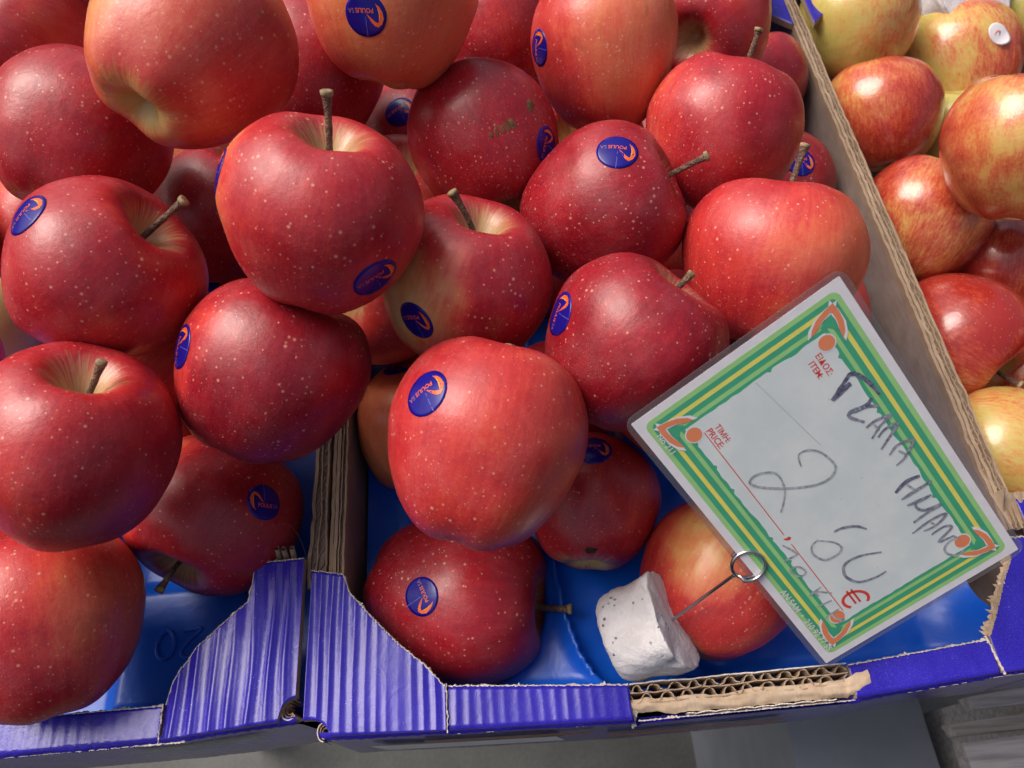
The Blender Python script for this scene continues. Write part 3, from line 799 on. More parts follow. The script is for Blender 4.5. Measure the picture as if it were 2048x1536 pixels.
for xa in (0.355, 0.50):
    mb = MB().box((xa, -0.025, -0.9), (xa + 0.04, 0.06, -0.2855))
    o = mb.build('bearer', 'wood', pal)
    o.matrix_parent_inverse = Matrix.Translation((-0.45, 0, 0.9))

# ---------------------------------------------------------------- cardboard crates
def interp(x, xs, ys):
    return float(np.interp(x, xs, ys))


def ridge_height(x, y, pitch, amp, seed, x_off=0.0):
    w = fbm(x, y * 0.25, seed, 90.0) * 0.5 + fbm(x, y * 0.1, seed + 5.0, 40.0) * 0.5
    ph = (x + x_off) / pitch * 2 * math.pi + w * 3.0
    a = max(0.05, 0.6 + 0.9 * fbm(x, y * 0.35, seed + 3.3, 45.0))
    sn = math.sin(ph)
    return amp * a * (sn if sn < 0 else sn ** 2 * 1.5) + 0.0007 * fbm(x, y, seed + 9.1, 28.0)


def top_flap(name, parent, xs, yf, yb, z, pitch, amp, seed, nx, ny, thick=0.0045, jag=0.0006, tilt=(0, 0), fringe=True):
    """flat printed flap of corrugated board: ridged blue top, kraft edges, torn fringe along the back edge"""
    random.seed(seed)
    x0, x1 = xs
    xc, yc = (x0 + x1) / 2, 0.06
    v, f, mi = [], [], []
    jags = [jag * (noise.noise(Vector((i * 0.9, seed, 0))) + 0.6 * noise.noise(Vector((i * 2.7, seed, 4)))) for i in range(nx + 1)]
    for i in range(nx + 1):
        x = x0 + (x1 - x0) * i / nx
        a, b = yf(x), yb(x) + jags[i]
        for j in range(ny + 1):
            y = a + (b - a) * j / ny
            dz = ridge_height(x, y, pitch, amp, seed) + tilt[0] * (x - xc) + tilt[1] * (y - yc)
            v.append((x, y, z + dz))
    W = ny + 1
    for i in range(nx):
        for j in range(ny):
            f.append((i * W + j, (i + 1) * W + j, (i + 1) * W + j + 1, i * W + j + 1))
            mi.append(0)
    # edges
    loop = [i * W for i in range(nx + 1)] + [nx * W + j for j in range(1, W)] + [i * W + ny for i in range(nx - 1, -1, -1)] + [j for j in range(ny - 1, 0, -1)]
    k = len(v)
    for q in loop:
        p = v[q]
        v.append((p[0], p[1], p[2] - thick))
    n = len(loop)
    for i in range(n):
        f.append((loop[i], k + i, k + (i + 1) % n, loop[(i + 1) % n]))
        mi.append(1)
    f.append(tuple(k + i for i in range(n))[::-1])
    mi.append(1)
    o = mesh_obj(name, v, f, ['blue', 'kraft'], parent, mat_idx=mi)
    for p in o.data.polygons:
        if p.material_index == 0:
            p.use_smooth = True
    if fringe:
        mb = MB()
        back = [v[i * W + ny] for i in range(nx + 1)]
        torn_line(mb, back, 0.0010, seed)
        mb.build('torn_edge', 'torn', o)
    return o


def torn_line(mb, pts, width, seed, lift=0.0003):
    """ragged strip of paper fibre along a line of points"""
    vs, fs = [], []
    n = len(pts)
    for i, p in enumerate(pts):
        p = Vector(p)
        a, b = Vector(pts[max(0, i - 1)]), Vector(pts[min(n - 1, i + 1)])
        d = (b - a)
        d.z = 0
        d = d.normalized() if d.length else Vector((1, 0, 0))
        s = Vector((-d.y, d.x, 0))
        big = 0.45 + 2.2 * max(0.0, noise.noise(Vector((i * 0.11, seed, 21.0)))) + 1.2 * max(0.0, noise.noise(Vector((i * 0.37, seed, 31.0))))
        k1 = width * big * (0.55 + 0.9 * noise.noise(Vector((i * 0.83, seed, 1.0))))
        k2 = width * (0.30 + 0.5 * noise.noise(Vector((i * 1.13, seed, 7.0))))
        l2 = 0.0005 * noise.noise(Vector((i * 0.6, seed, 3.0)))
        vs += [p + s * max(k1, 0.0001) + Vector((0, 0, -0.0006 + l2)), p + Vector((0, 0, lift + l2 * 0.5)), p - s * max(k2, 0.0001) + Vector((0, 0, lift * 0.6))]
    for i in range(n - 1):
        a = 3 * i
        fs += [(a, a + 1, a + 4, a + 3), (a + 1, a + 2, a + 5, a + 4)]
    mb.add(vs, fs)


def front_wall(parent, x0, x1, yf, seed, z0=-0.082, pitch=0.0048, nx=160, gap=None):
    """fold over the rim and the printed front side below it"""
    prof = [(0.0016, -0.0004), (0.0004, -0.0007), (-0.0008, -0.0016), (-0.0013, -0.0032), (-0.0012, -0.006), (-0.0006, -0.012), (0.0, -0.025), (0.0, -0.05), (0.0, z0)]
    v, f = [], []
    W = len(prof)
    for i in range(nx + 1):
        x = x0 + (x1 - x0) * i / nx
        drop = 0.0
        if gap and gap[0] < x < gap[1]:
            drop = gap[2]
        for j, (dy, z) in enumerate(prof):
            w = 0.0004 * math.sin(x / pitch * 2 * math.pi) * (1 if j < 5 else 0.3) + 0.0007 * fbm(x, z, seed, 60.0)
            v.append((x, yf(x) + dy - w * 0.6, min(z, -drop - 0.0003 * j) + (w * 0.4 if j < 4 else 0)))
    for i in range(nx):
        for j in range(W - 1):
            f.append((i * W + j, i * W + j + 1, (i + 1) * W + j + 1, (i + 1) * W + j))
    k = len(v)
    for i in range(nx + 1):
        x = x0 + (x1 - x0) * i / nx
        v += [(x, yf(x) + 0.006, z0), (x, yf(x) + 0.006, -0.006 - (gap[2] + 0.004 if gap and gap[0] < x < gap[1] else 0))]
    for i in range(nx):
        a = k + 2 * i
        f.append((a + 2, a, a + 1, a + 3)[::-1])
        f.append((i * W + W - 1, (i + 1) * W + W - 1, a + 2, a)[::-1])
    return mesh_obj('front_wall', v, f, ['blue'], parent, smooth=True)


def side_wall(parent, x0, x1, y0, y1, top, seed, bottom=-0.085, lines=4, wob=0.0006, rough_top=0.001):
    """corrugated side: boards with the liner sheets standing proud along the cut top edge"""
    random.seed(seed)
    body = MB().box((x0, y0, bottom), (x1, y1, top - 0.0022)).build('side_wall', 'kraft_in', parent)
    n = 150
    for k in range(lines):
        mb = MB()
        bx = x0 + 0.0003 + (x1 - x0 - 0.0006) * k / (lines - 1)
        side = -1 if k == 0 else (1 if k == lines - 1 else 0)
        pts = []
        for i in range(n):
            y = y0 + (y1 - y0) * i / (n - 1)
            w = wob * (noise.noise(Vector((y * 40, k * 5.3, seed))) + 0.6 * noise.noise(Vector((y * 160, k * 3.1, seed))))
            pts.append((bx + w, y + random.uniform(-0.0003, 0.0003)))
        th = 0.0006 if 0 < k < lines - 1 else 0.0010
        if k == 0 or (lines > 3 and k == 1):
            th = 0.0016
        mb.ribbon(pts, top - 0.004, top, th, lambda i: rough_top * (noise.noise(Vector((i * 0.35, k * 4.0, seed))) + 0.5 * noise.noise(Vector((i * 1.9, k, seed)))))
        mb.build('liner_sheet', 'flute' if k % 2 else 'kraft', body)
    # flutes: a wavy medium between the liners
    for k in range(lines - 1):
        mb = MB()
        a = x0 + 0.0006 + (x1 - x0 - 0.0012) * k / (lines - 1)
        b = x0 + 0.0006 + (x1 - x0 - 0.0012) * (k + 1) / (lines - 1)
        pts = []
        m_ = int((y1 - y0) / 0.0009)
        for i in range(m_):
            y = y0 + (y1 - y0) * i / (m_ - 1)
            pts.append(((a + b) / 2 + (b - a) * 0.42 * math.sin(y / 0.0075 * 2 * math.pi + k * 2), y))
        mb.ribbon(pts, top - 0.004, top - 0.0009, 0.0003, lambda i: 0.0005 * noise.noise(Vector((i * 0.4, k, seed + 2))))
        mb.build('fluting', 'flute', body)
    return body


crate_mid = empty('cardboard_crate', (0.065, 0.29, -0.085))
tag(crate_mid, 'blue cardboard fruit crate in the middle, with torn front rim and price card', 'crate', 'cardboard crates of apples')
crate_left = empty('cardboard_crate', (-0.26, 0.29, -0.085))
tag(crate_left, 'blue cardboard fruit crate at the lower left, rim shining pale lavender', 'crate', 'cardboard crates of apples')
crate_right = empty('cardboard_crate', (0.39, 0.29, -0.085))
tag(crate_right, 'cardboard crate at the right edge holding the yellow and red streaked apples', 'crate', 'cardboard crates of apples')
CR = {}
for c in (crate_mid, crate_left, crate_right):
    CR[c] = Matrix.Translation(-c.location)


def adopt(c):
    """parts are written in world coordinates: keep them there under the crate's empty"""
    for o in c.children:
        o.matrix_parent_inverse = CR[c]


# --- middle crate
XM, YM = [-0.10, -0.0917, -0.039, 0.038, 0.130, 0.1915, 0.224], [0.0375, 0.0372, 0.0354, 0.0333, 0.0340, 0.0388, 0.0400]
yf_m = lambda x: interp(x, XM, YM)
XB, YB = [-0.10, -0.039, 0.037, 0.130, 0.196, 0.224], [0.055, 0.0527, 0.0468, 0.0470, 0.0524, 0.0535]
yb_m = lambda x: interp(x, XB, YB)
GM = [(-0.0987, 0.1072), (-0.0841, 0.1041), (-0.0811, 0.0958), (-0.0707, 0.0838), (-0.0585, 0.071), (-0.0477, 0.0618), (-0.0399, 0.0529)]
GR = [(0.1910, 0.0530), (0.1978, 0.0627), (0.2056, 0.075), (0.2120, 0.0835), (0.2165, 0.094)]
top_flap('rim', crate_mid, (-0.0385, 0.0372), yf_m, yb_m, 0.0004, 0.0052, 0.00016, 5, 110, 8, 0.004, 0.0004)
top_flap('rim', crate_mid, (0.1296, 0.1903), yf_m, yb_m, 0.0004, 0.0060, 0.00004, 6, 80, 8, 0.004, 0.0003)
g = top_flap('corner_gusset', crate_mid, (-0.0987, -0.0392), lambda x: yf_m(x) + (0.0065 * max(0, 1 - ((x + 0.0962) / 0.0085) ** 2) ** 0.5 if abs(x + 0.0962) < 0.0085 else 0),
             lambda x: interp(x, [p[0] for p in GM], [p[1] for p in GM]), 0.0012, 0.0050, 0.00030, 11, 130, 44, 0.0045, 0.0009)
top_flap('corner_gusset', crate_mid, (0.1912, 0.2235), yf_m, lambda x: interp(x, [p[0] for p in GR], [p[1] for p in GR]), 0.0012, 0.0060, 0.00003, 12, 80, 40, 0.0055, 0.0012)
front_wall(crate_mid, -0.0930, 0.2235, yf_m, 21, gap=(0.0376, 0.1292, 0.0105))
side_wall(crate_mid, -0.0915, -0.0852, 0.100, 0.535, -0.003, 31, lines=4)
side_wall(crate_mid, 0.2165, 0.2243, 0.098, 0.535, 0.0005, 32, lines=4, wob=0.0005, rough_top=0.0014)
MB().box((-0.0850, 0.5265, -0.085), (0.2163, 0.5335, -0.001)).build('back_wall', 'kraft_in', crate_mid)
MB().box((-0.0913, 0.0420, -0.0878), (0.2240, 0.5330, -0.0852)).build('base', 'kraft_in', crate_mid)
for sx, xa, xb in ((1, 0.150, 0.2163), (-1, -0.0850, -0.020)):
    top_flap('corner_gusset', crate_mid, (xa, xb), (lambda x, s=sx: 0.526 - 0.064 * ((x - 0.150) / 0.066 if s > 0 else (-0.020 - x) / 0.065)),
             lambda x: 0.534, 0.0008, 0.0055, 0.0001, 40 + sx, 40, 20, 0.004, 0.0002, fringe=False)
# torn corner roll at the left foot of the gusset
def corner_roll(parent, cx, cy, r, seed, a0, a1):
    for k, (rr, mt) in enumerate(((r, 'torn'), (r * 0.72, 'flute'), (r * 0.45, 'kraft'))):
        mb = MB()
        pts = []
        for i in range(15):
            a = a0 + (a1 - a0) * i / 14
            pts.append((cx + rr * math.cos(a) * (1 + 0.10 * noise.noise(Vector((i * 0.5, seed, k)))), cy + rr * 1.25 * math.sin(a)))
        mb.ribbon(pts, -0.013, -0.0004 - 0.0009 * k, 0.00045, lambda i: 0.0008 * noise.noise(Vector((i * 0.7, seed, k + 4))))
        mb.build('torn_roll', mt, parent)
corner_roll(crate_mid, -0.0900, 0.0390, 0.0030, 3, -0.4, 4.6)
# torn out stretch of rim: open flutes in two rows, peeled kraft liner, white fibre
def torn_rim(parent):
    x0, x1 = 0.0378, 0.1290
    yy = lambda x, k: yf_m(x) + k
    rows = ((0.0131, 0.0103, 0.0078, 0.0), (0.0097, 0.0060, 0.0086, 1.1))
    for ya, yb_, lam, ph in rows:
        mb = MB()
        pts = []
        n = 300
        for i in range(n):
            x = x0 + (x1 - x0) * i / (n - 1)
            sn = math.sin(x / lam * 2 * math.pi + ph + 2.2 * fbm(x, ph, 0, 75))
            k = (ya + yb_) / 2 + (ya - yb_) * 0.47 * (abs(sn) ** 0.6) * (1 if sn > 0 else -1)
            pts.append((x, yy(x, k)))
        mb.ribbon(pts, -0.016, -0.0010, 0.00048, lambda i: 0.0020 * noise.noise(Vector((i * 0.21, ya * 900, 2))))
        mb.build('fluting', 'flute', parent)
    for kk, (ya, top, mt) in enumerate(((0.0136, 0.0004, 'torn'), (0.0100, -0.0004, 'flute'), (0.0058, -0.0006, 'kraft'))):
        mb = MB()
        pts = []
        for i in range(120):
            x = x0 + (x1 - x0) * i / 119
            pts.append((x, yy(x, ya + 0.0006 * fbm(x, kk, 0, 70) + 0.0003 * fbm(x, kk, 5, 260))))
        mb.ribbon(pts, -0.016, top, 0.0005, lambda i: 0.0009 * noise.noise(Vector((i * 0.25, kk * 3, 5))))
        mb.build('liner_sheet', mt, parent)
    # peeled liner lying forward
    v, f = [], []
    nx, ny = 130, 7
    for i in range(nx + 1):
        x = x0 - 0.0005 + (x1 + 0.0085 - x0) * i / nx
        t = i / nx
        back = 0.0074 - 0.0014 * fbm(x, 0, 3, 60) - 0.0006 * fbm(x, 0, 9, 260)
        fr = 0.0010 + 0.0014 * fbm(x, 2, 3, 90) + 0.0007 * fbm(x, 2, 7, 300) + (0.0028 * max(0, 0.18 - t) / 0.18)
        if t > 0.9:
            back += 0.004 * (t - 0.9) / 0.1
            fr += 0.001
        for j in range(ny + 1):
            s = j / ny
            z = -0.0014 + 0.0016 * math.sin(s * 2.6) + 0.0011 * fbm(x, s * 0.03, 8, 150) - 0.002 * s * s
            v.append((x, yy(min(x, 0.137), back + (fr - back) * s), z + (0.0014 if t > 0.9 else 0)))
    for i in range(nx):
        for j in range(ny):
            a = i * (ny + 1) + j
            f.append((a, a + 1, a + ny + 2, a + ny + 1))
    mesh_obj('peeled_liner', v, f, 'torn_k', parent, smooth=True)
    # small white loops of torn fluting in front
    mb = MB()
    pts = []
    for i in range(200):
        x = 0.060 + (0.122 - 0.060) * i / 199
        pts.append((x, yy(x, 0.0002 + 0.0009 * abs(math.sin(x / 0.0080 * math.pi)) ** 0.6 * (0.6 + 0.6 * fbm(x, 1, 1, 80)))))
    mb.ribbon(pts, -0.0075, -0.0019, 0.0004, lambda i: 0.0006 * noise.noise(Vector((i * 0.3, 1, 8))))
    mb.build('torn_fluting', 'torn', parent)
    mb = MB()
    pts = []
    for i in range(160):
        x = x0 + 0.002 + (x1 + 0.006 - x0) * i / 159
        pts.append((x, yf_m(x) - 0.0003, -0.0034 + 0.0012 * fbm(x, 4, 4, 110)))
    torn_line(mb, pts, 0.0009, 77)
    pts = []
    for i in range(26):
        t = i / 25
        pts.append((x0 + 0.0004 + 0.0006 * math.sin(i), yf_m(x0) + 0.004 - 0.0062 * t, -0.0012 - 0.007 * t))
    torn_line(mb, pts, 0.0022, 79)
    mb.build('torn_edge', 'torn', parent)
    # what is left of the blue face below the tear
    v, f = [], []
    for i in range(101):
        x = x0 + 0.003 + (x1 - x0 - 0.003) * i / 100
        zt = -0.0040 + 0.0012 * fbm(x, 4, 4, 110)
        v += [(x, yf_m(x) - 0.0016, -0.014), (x, yf_m(x) - 0.0014, zt)]
    for i in range(100):
        f.append((2 * i, 2 * i + 2, 2 * i + 3, 2 * i + 1))
    mesh_obj('front_strip', v, f, 'blue', parent, smooth=True)
MAT['torn_k'] = kraft('peeled_kraft', (0.42, 0.30, 0.20), (0.56, 0.43, 0.31))
torn_rim(crate_mid)
# worn white fold line and seams
def worn(parent, pts, width, seed):
    mb = MB()
    torn_line(mb, pts, width, seed)
    mb.build('worn_fold', 'torn', parent)


for xa, xb, sd in ((0.152, 0.2235, 61), (-0.037, 0.036, 62)):
    run = []
    for i in range(int((xb - xa) / 0.0006)):
        x = xa + i * 0.0006
        keep = noise.noise(Vector((x * (90 if sd == 61 else 160), sd, 0))) > (-0.25 if sd == 61 else 0.18)
        if keep:
            run.append((x, yf_m(x) - 0.0011, -0.0028 + 0.0005 * fbm(x, sd, 0, 300)))
        if (not keep or i == int((xb - xa) / 0.0006) - 1) and len(run) > 1:
            worn(crate_mid, run, 0.0006, sd)
            run = []
        elif not keep:
            run = []
for xa, ya, yb_ in ((-0.0388, 0.0343, 0.0535), (0.1907, 0.0378, 0.0535)):
    worn(crate_mid, [(xa + 0.0005 * noise.noise(Vector((i * 0.31, xa * 99, 0))) + (0.0022 * (0.5 - i / 24) if xa > 0 else 0), ya + (yb_ - ya) * i / 24, 0.0012) for i in range(25)], 0.0010, 66 + xa)
# thick torn board edge of the right hand gusset
for k, (wd, mt, dz) in enumerate(((0.0034, 'torn_k', -0.0022), (0.0020, 'flute', 0.0002))):
    mb = MB()
    torn_line(mb, [(x, interp(x, [p[0] for p in GR], [p[1] for p in GR]) + 0.0006, 0.0012 + dz) for x in np.linspace(0.1912, 0.2164, 60)], wd, 140 + k, 0.0002)
    mb.build('torn_edge', mt, crate_mid)
# stuck label and print on the front side
def front_label(parent, yf, xa, xb, za, zb, mat, skew=0.0, name='label'):
    n = 14
    v, f = [], []
    for i in range(n + 1):
        t = i / n
        x = xa + (xb - xa) * t
        v += [(x + skew, yf(x) - 0.0016, zb), (x, yf(x) - 0.0016, za)]
    for i in range(n):
        f.append((2 * i, 2 * i + 2, 2 * i + 3, 2 * i + 1))
    return mesh_obj(name, v, f, mat, parent)
front_label(crate_mid, yf_m, -0.078, 0.006, -0.034, -0.056, 'white_label', 0.004)
front_label(crate_mid, yf_m, -0.052, 0.022, -0.020, -0.030, 'orange_print', 0.0, 'printed_band')
front_label(crate_mid, yf_m, 0.030, 0.110, -0.040, -0.052, 'orange_print', 0.0, 'printed_band')
adopt(crate_mid)

# --- left crate
yf_l = lambda x: interp(x, [-0.42, -0.2251, -0.1564, -0.1004], [0.040, 0.0412, 0.0414, 0.0446])
yb_l = lambda x: interp(x, [-0.42, -0.2287, -0.1585], [0.0545, 0.0549, 0.0547])
GL = [(-0.1585, 0.0549), (-0.1567, 0.0638), (-0.1487, 0.0766), (-0.1387, 0.0854), (-0.1268, 0.0955), (-0.1259, 0.1009), (-0.1250, 0.1129), (-0.1029, 0.1128)]
top_flap('rim', crate_left, (-0.40, -0.1592), yf_l, yb_l, 0.0004, 0.0056, 0.00012, 51, 260, 10, 0.004, 0.0002, tilt=(0, 0.05))
top_flap('corner_gusset', crate_left, (-0.1585, -0.1020), lambda x: yf_l(x) + (0.0085 * max(0, 1 - ((x + 0.1020) / 0.0070) ** 2) ** 0.5 if x > -0.1090 else 0),
         lambda x: interp(x, [p[0] for p in GL], [p[1] for p in GL]), 0.0012, 0.0078, 0.00046, 52, 150, 48, 0.0045, 0.0008, tilt=(0.05, 0.0))
front_wall(crate_left, -0.40, -0.1025, yf_l, 53)
side_wall(crate_left, -0.1010, -0.0940, 0.100, 0.535, -0.0035, 54, lines=3, wob=0.0011, rough_top=0.0016)
MB().box((-0.42, 0.045, -0.085), (-0.4135, 0.535, -0.003)).build('side_wall', 'kraft_in', crate_left)
MB().box((-0.4130, 0.5265, -0.085), (-0.1012, 0.5335, -0.001)).build('back_wall', 'kraft_in', crate_left)
MB().box((-0.4130, 0.047, -0.0878), (-0.0945, 0.5330, -0.0852)).build('base', 'kraft_in', crate_left)
corner_roll(crate_left, -0.1055, 0.0490, 0.0034, 8, 1.2, 5.6)
run = []
for i in range(150):
    x = -0.225 + i * 0.0005
    run.append((x, yf_l(x) - 0.0011, -0.0026 + 0.0006 * fbm(x, 2, 0, 260)))
    if len(run) > 6 and fbm(x, 9, 0, 130) > 0.1:
        worn(crate_left, run, 0.0005 + 0.0005 * (x > -0.19), 91 + i)
        run = []
worn(crate_left, [(-0.1588 + 0.0006 * noise.noise(Vector((i * 0.33, 5, 0))), 0.0398 + 0.0155 * i / 24, 0.0014) for i in range(25)], 0.0011, 92)
worn(crate_left, [(-0.167 + 0.018 * i / 24, yf_l(-0.16) - 0.0012, -0.0022) for i in range(25)], 0.0013, 93)
# upright stub of fluted board behind the gusset
mb = MB()
for k in range(4):
    mb.tube([(-0.1185 + k * 0.0032, 0.1145, -0.006), (-0.1178 + k * 0.0033, 0.1172 + 0.0008 * (k % 2), 0.0035 + 0.001 * (k % 3))], [0.0015, 0.0012], 8, cap=False)
mb.build('torn_fluting', 'flute', crate_left)
lb = front_label(crate_left, yf_l, -0.182, -0.126, -0.020, -0.034, 'white_label', 0.003)
lb.data.materials[0] = MAT['grey_paper']
adopt(crate_left)

# --- right crate
side_wall(crate_right, 0.2250, 0.2302, 0.100, 0.535, -0.008, 71, lines=3, rough_top=0.0008)
MB().box((0.55, 0.045, -0.085), (0.5565, 0.535, -0.003)).build('side_wall', 'kraft_in', crate_right)
MB().box((0.2305, 0.5265, -0.085), (0.5495, 0.5335, -0.001)).build('back_wall', 'kraft_in', crate_right)
MB().box((0.2305, 0.047, -0.0878), (0.5495, 0.5260, -0.0852)).build('base', 'kraft_in', crate_right)
yf_r = lambda x: 0.0405
front_wall(crate_right, 0.2260, 0.5495, yf_r, 73)
top_flap('rim', crate_right, (0.286, 0.5495), yf_r, lambda x: 0.0545, 0.0004, 0.0056, 0.0001, 74, 120, 8, 0.004, 0.0003)
top_flap('corner_gusset', crate_right, (0.2262, 0.2858), yf_r, lambda x: interp(x, [0.226, 0.238, 0.286], [0.112, 0.110, 0.0545]), 0.0008, 0.0056, 0.0001, 75, 60, 30, 0.004, 0.0006)
top_flap('corner_gusset', crate_right, (0.2305, 0.290), lambda x: 0.462 + 0.064 * (x - 0.2305) / 0.06, lambda x: 0.534, 0.0008, 0.0055, 0.0001, 76, 40, 20, 0.004, 0.0002, fringe=False)
# scrap of torn liner that stands up beside the price card
v, f = [], []
for i in range(31):
    t = i / 30
    x = 0.2165 + 0.0155 * t
    h = 0.001 + 0.004 * max(0, math.sin(t * 9)) * (1 - t) + 0.0025 * fbm(t, 0, 2, 9) + 0.004 * math.exp(-((t - 0.12) / 0.08) ** 2)
    for j in range(5):
        v.append((x, 0.1005 + 0.014 * j / 4 + 0.001 * fbm(t, j, 3, 7), -0.001 + (h + 0.002) * (j / 4) ** 2))
for i in range(30):
    for j in range(4):
        a = i * 5 + j
        f.append((a, a + 5, a + 6, a + 1))
mesh_obj('torn_liner', v, f, 'flute', crate_right, smooth=True)
adopt(crate_right)

# ---------------------------------------------------------------- blue plastic trays
def cup(x, y, z):
    # the thin plastic gives way under every apple that lies on it
    for a in APPLES:
        if a[0] != 'red' or a[1][2] > 0.04:
            continue
        (ax, ay, az), r = a[1], a[2] * 1.03
        d2 = (x - ax) ** 2 + (y - ay) ** 2
        if d2 < r * r:
            z = min(z, az - math.sqrt(r * r - d2) - 0.0008)
    return max(z, -0.0838)


def tray(name, label, x0, x1, y0, y1, zf, nx, ny, parent_loc):
    v, f = [], []
    for i in range(nx + 1):
        for j in range(ny + 1):
            x = x0 + (x1 - x0) * i / nx
            y = y0 + (y1 - y0) * j / ny
            v.append((x, y, cup(x, y, zf(x, y))))
    W = ny + 1
    for i in range(nx):
        for j in range(ny):
            a = i * W + j
            f.append((a, a + W, a + W + 1, a + 1))
    o = mesh_obj('plastic_tray', v, f, 'tray', None, smooth=True)
    tag(o, label, 'tray', 'blue plastic apple trays')
    return o


def z_left(x, y):
    z = -0.047 + 0.004 * fbm(x, y, 1, 16) + 0.0012 * fbm(x, y, 4, 60)
    # flat raised pad with the embossed number
    d = max(abs(x + 0.173) / 0.030, abs(y - 0.089) / 0.028)
    k = max(0.0, min(1.0, (1.25 - d) / 0.35))
    k = k * k * (3 - 2 * k)
    z = z * (1 - k) + (-0.0400) * k
    z += 0.028 * max(0, (0.062 - y) / 0.02) ** 2 * 0.5
    return z


def z_mid(x, y):
    z = -0.046 + 0.003 * fbm(x, y, 2, 18) + 0.0010 * fbm(x, y, 7, 70)
    # a sharp crease in the plastic, running forward from under the apples
    cx = interp(y, [0.050, 0.0558, 0.0683, 0.0878, 0.1108, 0.14], [0.033, 0.0281, 0.0212, 0.0161, 0.0136, 0.012])
    dd = x - cx
    z += 0.0065 * math.exp(-abs(dd) / 0.0035) + (0.003 if dd < 0 else 0.0) * math.exp(-abs(dd) / 0.02)
    # wrinkles by the apple under the card
    z += 0.0012 * math.sin((x * 0.7 + y) * 520) * math.exp(-((x - 0.075) ** 2 + (y - 0.062) ** 2) / 0.0002)
    # free edge standing up against the right wall in scallops
    e = max(0.0, (x - 0.186) / 0.027)
    z += e ** 1.6 * (0.006 + 0.030 * math.exp(-((y - 0.425) / 0.022) ** 2) + 0.030 * math.exp(-((y - 0.335) / 0.016) ** 2) + 0.020 * math.exp(-((y - 0.062) / 0.012) ** 2))
    e2 = max(0.0, (0.060 - y) / 0.012)
    z += e2 ** 2 * 0.012
    return z


tl = tray('plastic_tray', 'blue plastic tray with embossed number 20 in the left crate', -0.405, -0.105, 0.0485, 0.52, z_left, 200, 280, None)
tm = tray('plastic_tray', 'blue plastic tray with a sharp crease in the middle crate', -0.0835, 0.2125, 0.0445, 0.52, z_mid, 220, 300, None)
# embossed digits, upside down to the viewer: raised rounded outlines
def emboss(o):
    for dx, shape in ((0.0, 'two'), (-0.0125, 'zero')):
        if shape == 'zero':
            pts = [(0.0043 * math.cos(a), 0.0066 * math.sin(a)) for a in np.linspace(0, 2 * math.pi, 40)]
        else:
            pts = [tuple(p) for p in spline([(-0.0042, 0.0036), (-0.0030, 0.0062), (0.0005, 0.0070), (0.0040, 0.0050), (0.0036, 0.0016), (0.0, -0.0024), (-0.0045, -0.0066), (0.0005, -0.0064), (0.0046, -0.0064)], 6)]
        mb = MB()
        path = []
        for px, py in pts:
            X, Y = -0.1685 + dx - px, 0.0885 - py + 0.0006
            path.append((X, Y, z_left(X, Y) - 0.0001))
        mb.tube(path, 0.0012, 10)
        mb.build('embossed_digit', 'tray', o, smooth=True)
emboss(tl)

# ---------------------------------------------------------------- apples
PROFILE = [(0.0, -0.68), (0.07, -0.70), (0.15, -0.79), (0.25, -0.87), (0.37, -0.895), (0.53, -0.835), (0.70, -0.68), (0.86, -0.42),
           (0.955, -0.14), (0.995, 0.09), (0.972, 0.32), (0.89, 0.53), (0.77, 0.70), (0.63, 0.82), (0.49, 0.875), (0.36, 0.86),
           (0.245, 0.77), (0.148, 0.635), (0.07, 0.52), (0.0, 0.48)]
PROF = spline(PROFILE, 4)


def apple_mesh(seed, h, conic, seg=88):
    rnd = random.Random(seed)
    p2, p3, p5 = (rnd.uniform(0, 6.28) for _ in range(3))
    a1, a2, a3, a5 = rnd.uniform(0, .02), rnd.uniform(.006, .024), rnd.uniform(.004, .014), rnd.uniform(.010, .022)
    lx, ly = rnd.uniform(-.03, .03), rnd.uniform(-.03, .03)
    tx, ty = rnd.uniform(-.02, .02), rnd.uniform(-.02, .02)
    so = rnd.uniform(0, 90)
    v, f = [], []
    n = len(PROF)
    for i, (r0, z0) in enumerate(PROF):
        if i in (0, n - 1):
            v.append((0, 0, z0 * h))
            continue
        wb = max(0, min(1, (0.15 - z0) / 0.9))
        wt = max(0, min(1, (z0 - 0.35) / 0.5))
        r = r0 * (1 + conic * 1.6 * z0)
        for j in range(seg):
            th = 2 * math.pi * j / seg
            k = 1 + a1 * math.cos(th + p3) + a2 * math.cos(2 * th + p2) + a3 * math.cos(3 * th + p3) + a5 * math.cos(5 * th + p5) * (wb * 1.3 + wt * 0.5 + 0.10)
            x, y = r * k * math.cos(th), r * k * math.sin(th)
            z = z0 * h
            if r0 < 0.75:
                ww = math.sin(min(1, r0 / 0.75) * math.pi)
                z += (-1 if z0 < 0 else 0.6) * ww * (0.9 * a5 * math.cos(5 * th + p5) + 0.022 * math.cos(th + p2) + 0.015 * math.cos(2 * th + p3))
            d = 1 + 0.022 * noise.noise(Vector((x * 1.1 + so, y * 1.1, z * 1.1))) + 0.008 * noise.noise(Vector((x * 2.8 + so, y * 2.8, z * 2.8)))
            v.append((x * d + lx * z + tx * z * z, y * d + ly * z + ty * z * z, z * d))
    idx = lambda i, j: 1 + (i - 1) * seg + j % seg
    for j in range(seg):
        f.append((0, idx(1, j + 1), idx(1, j)))
        f.append((len(v) - 1, idx(n - 2, j), idx(n - 2, j + 1)))
    for i in range(1, n - 2):
        for j in range(seg):
            f.append((idx(i, j), idx(i, j + 1), idx(i + 1, j + 1), idx(i + 1, j)))
    return v, f


def star_text():
    a = text_shape('POULIS', 0.30, 0.012)
    b = text_shape('SA', 0.27, 0.0)
    return a, b


TXT_A, TXT_B = star_text()


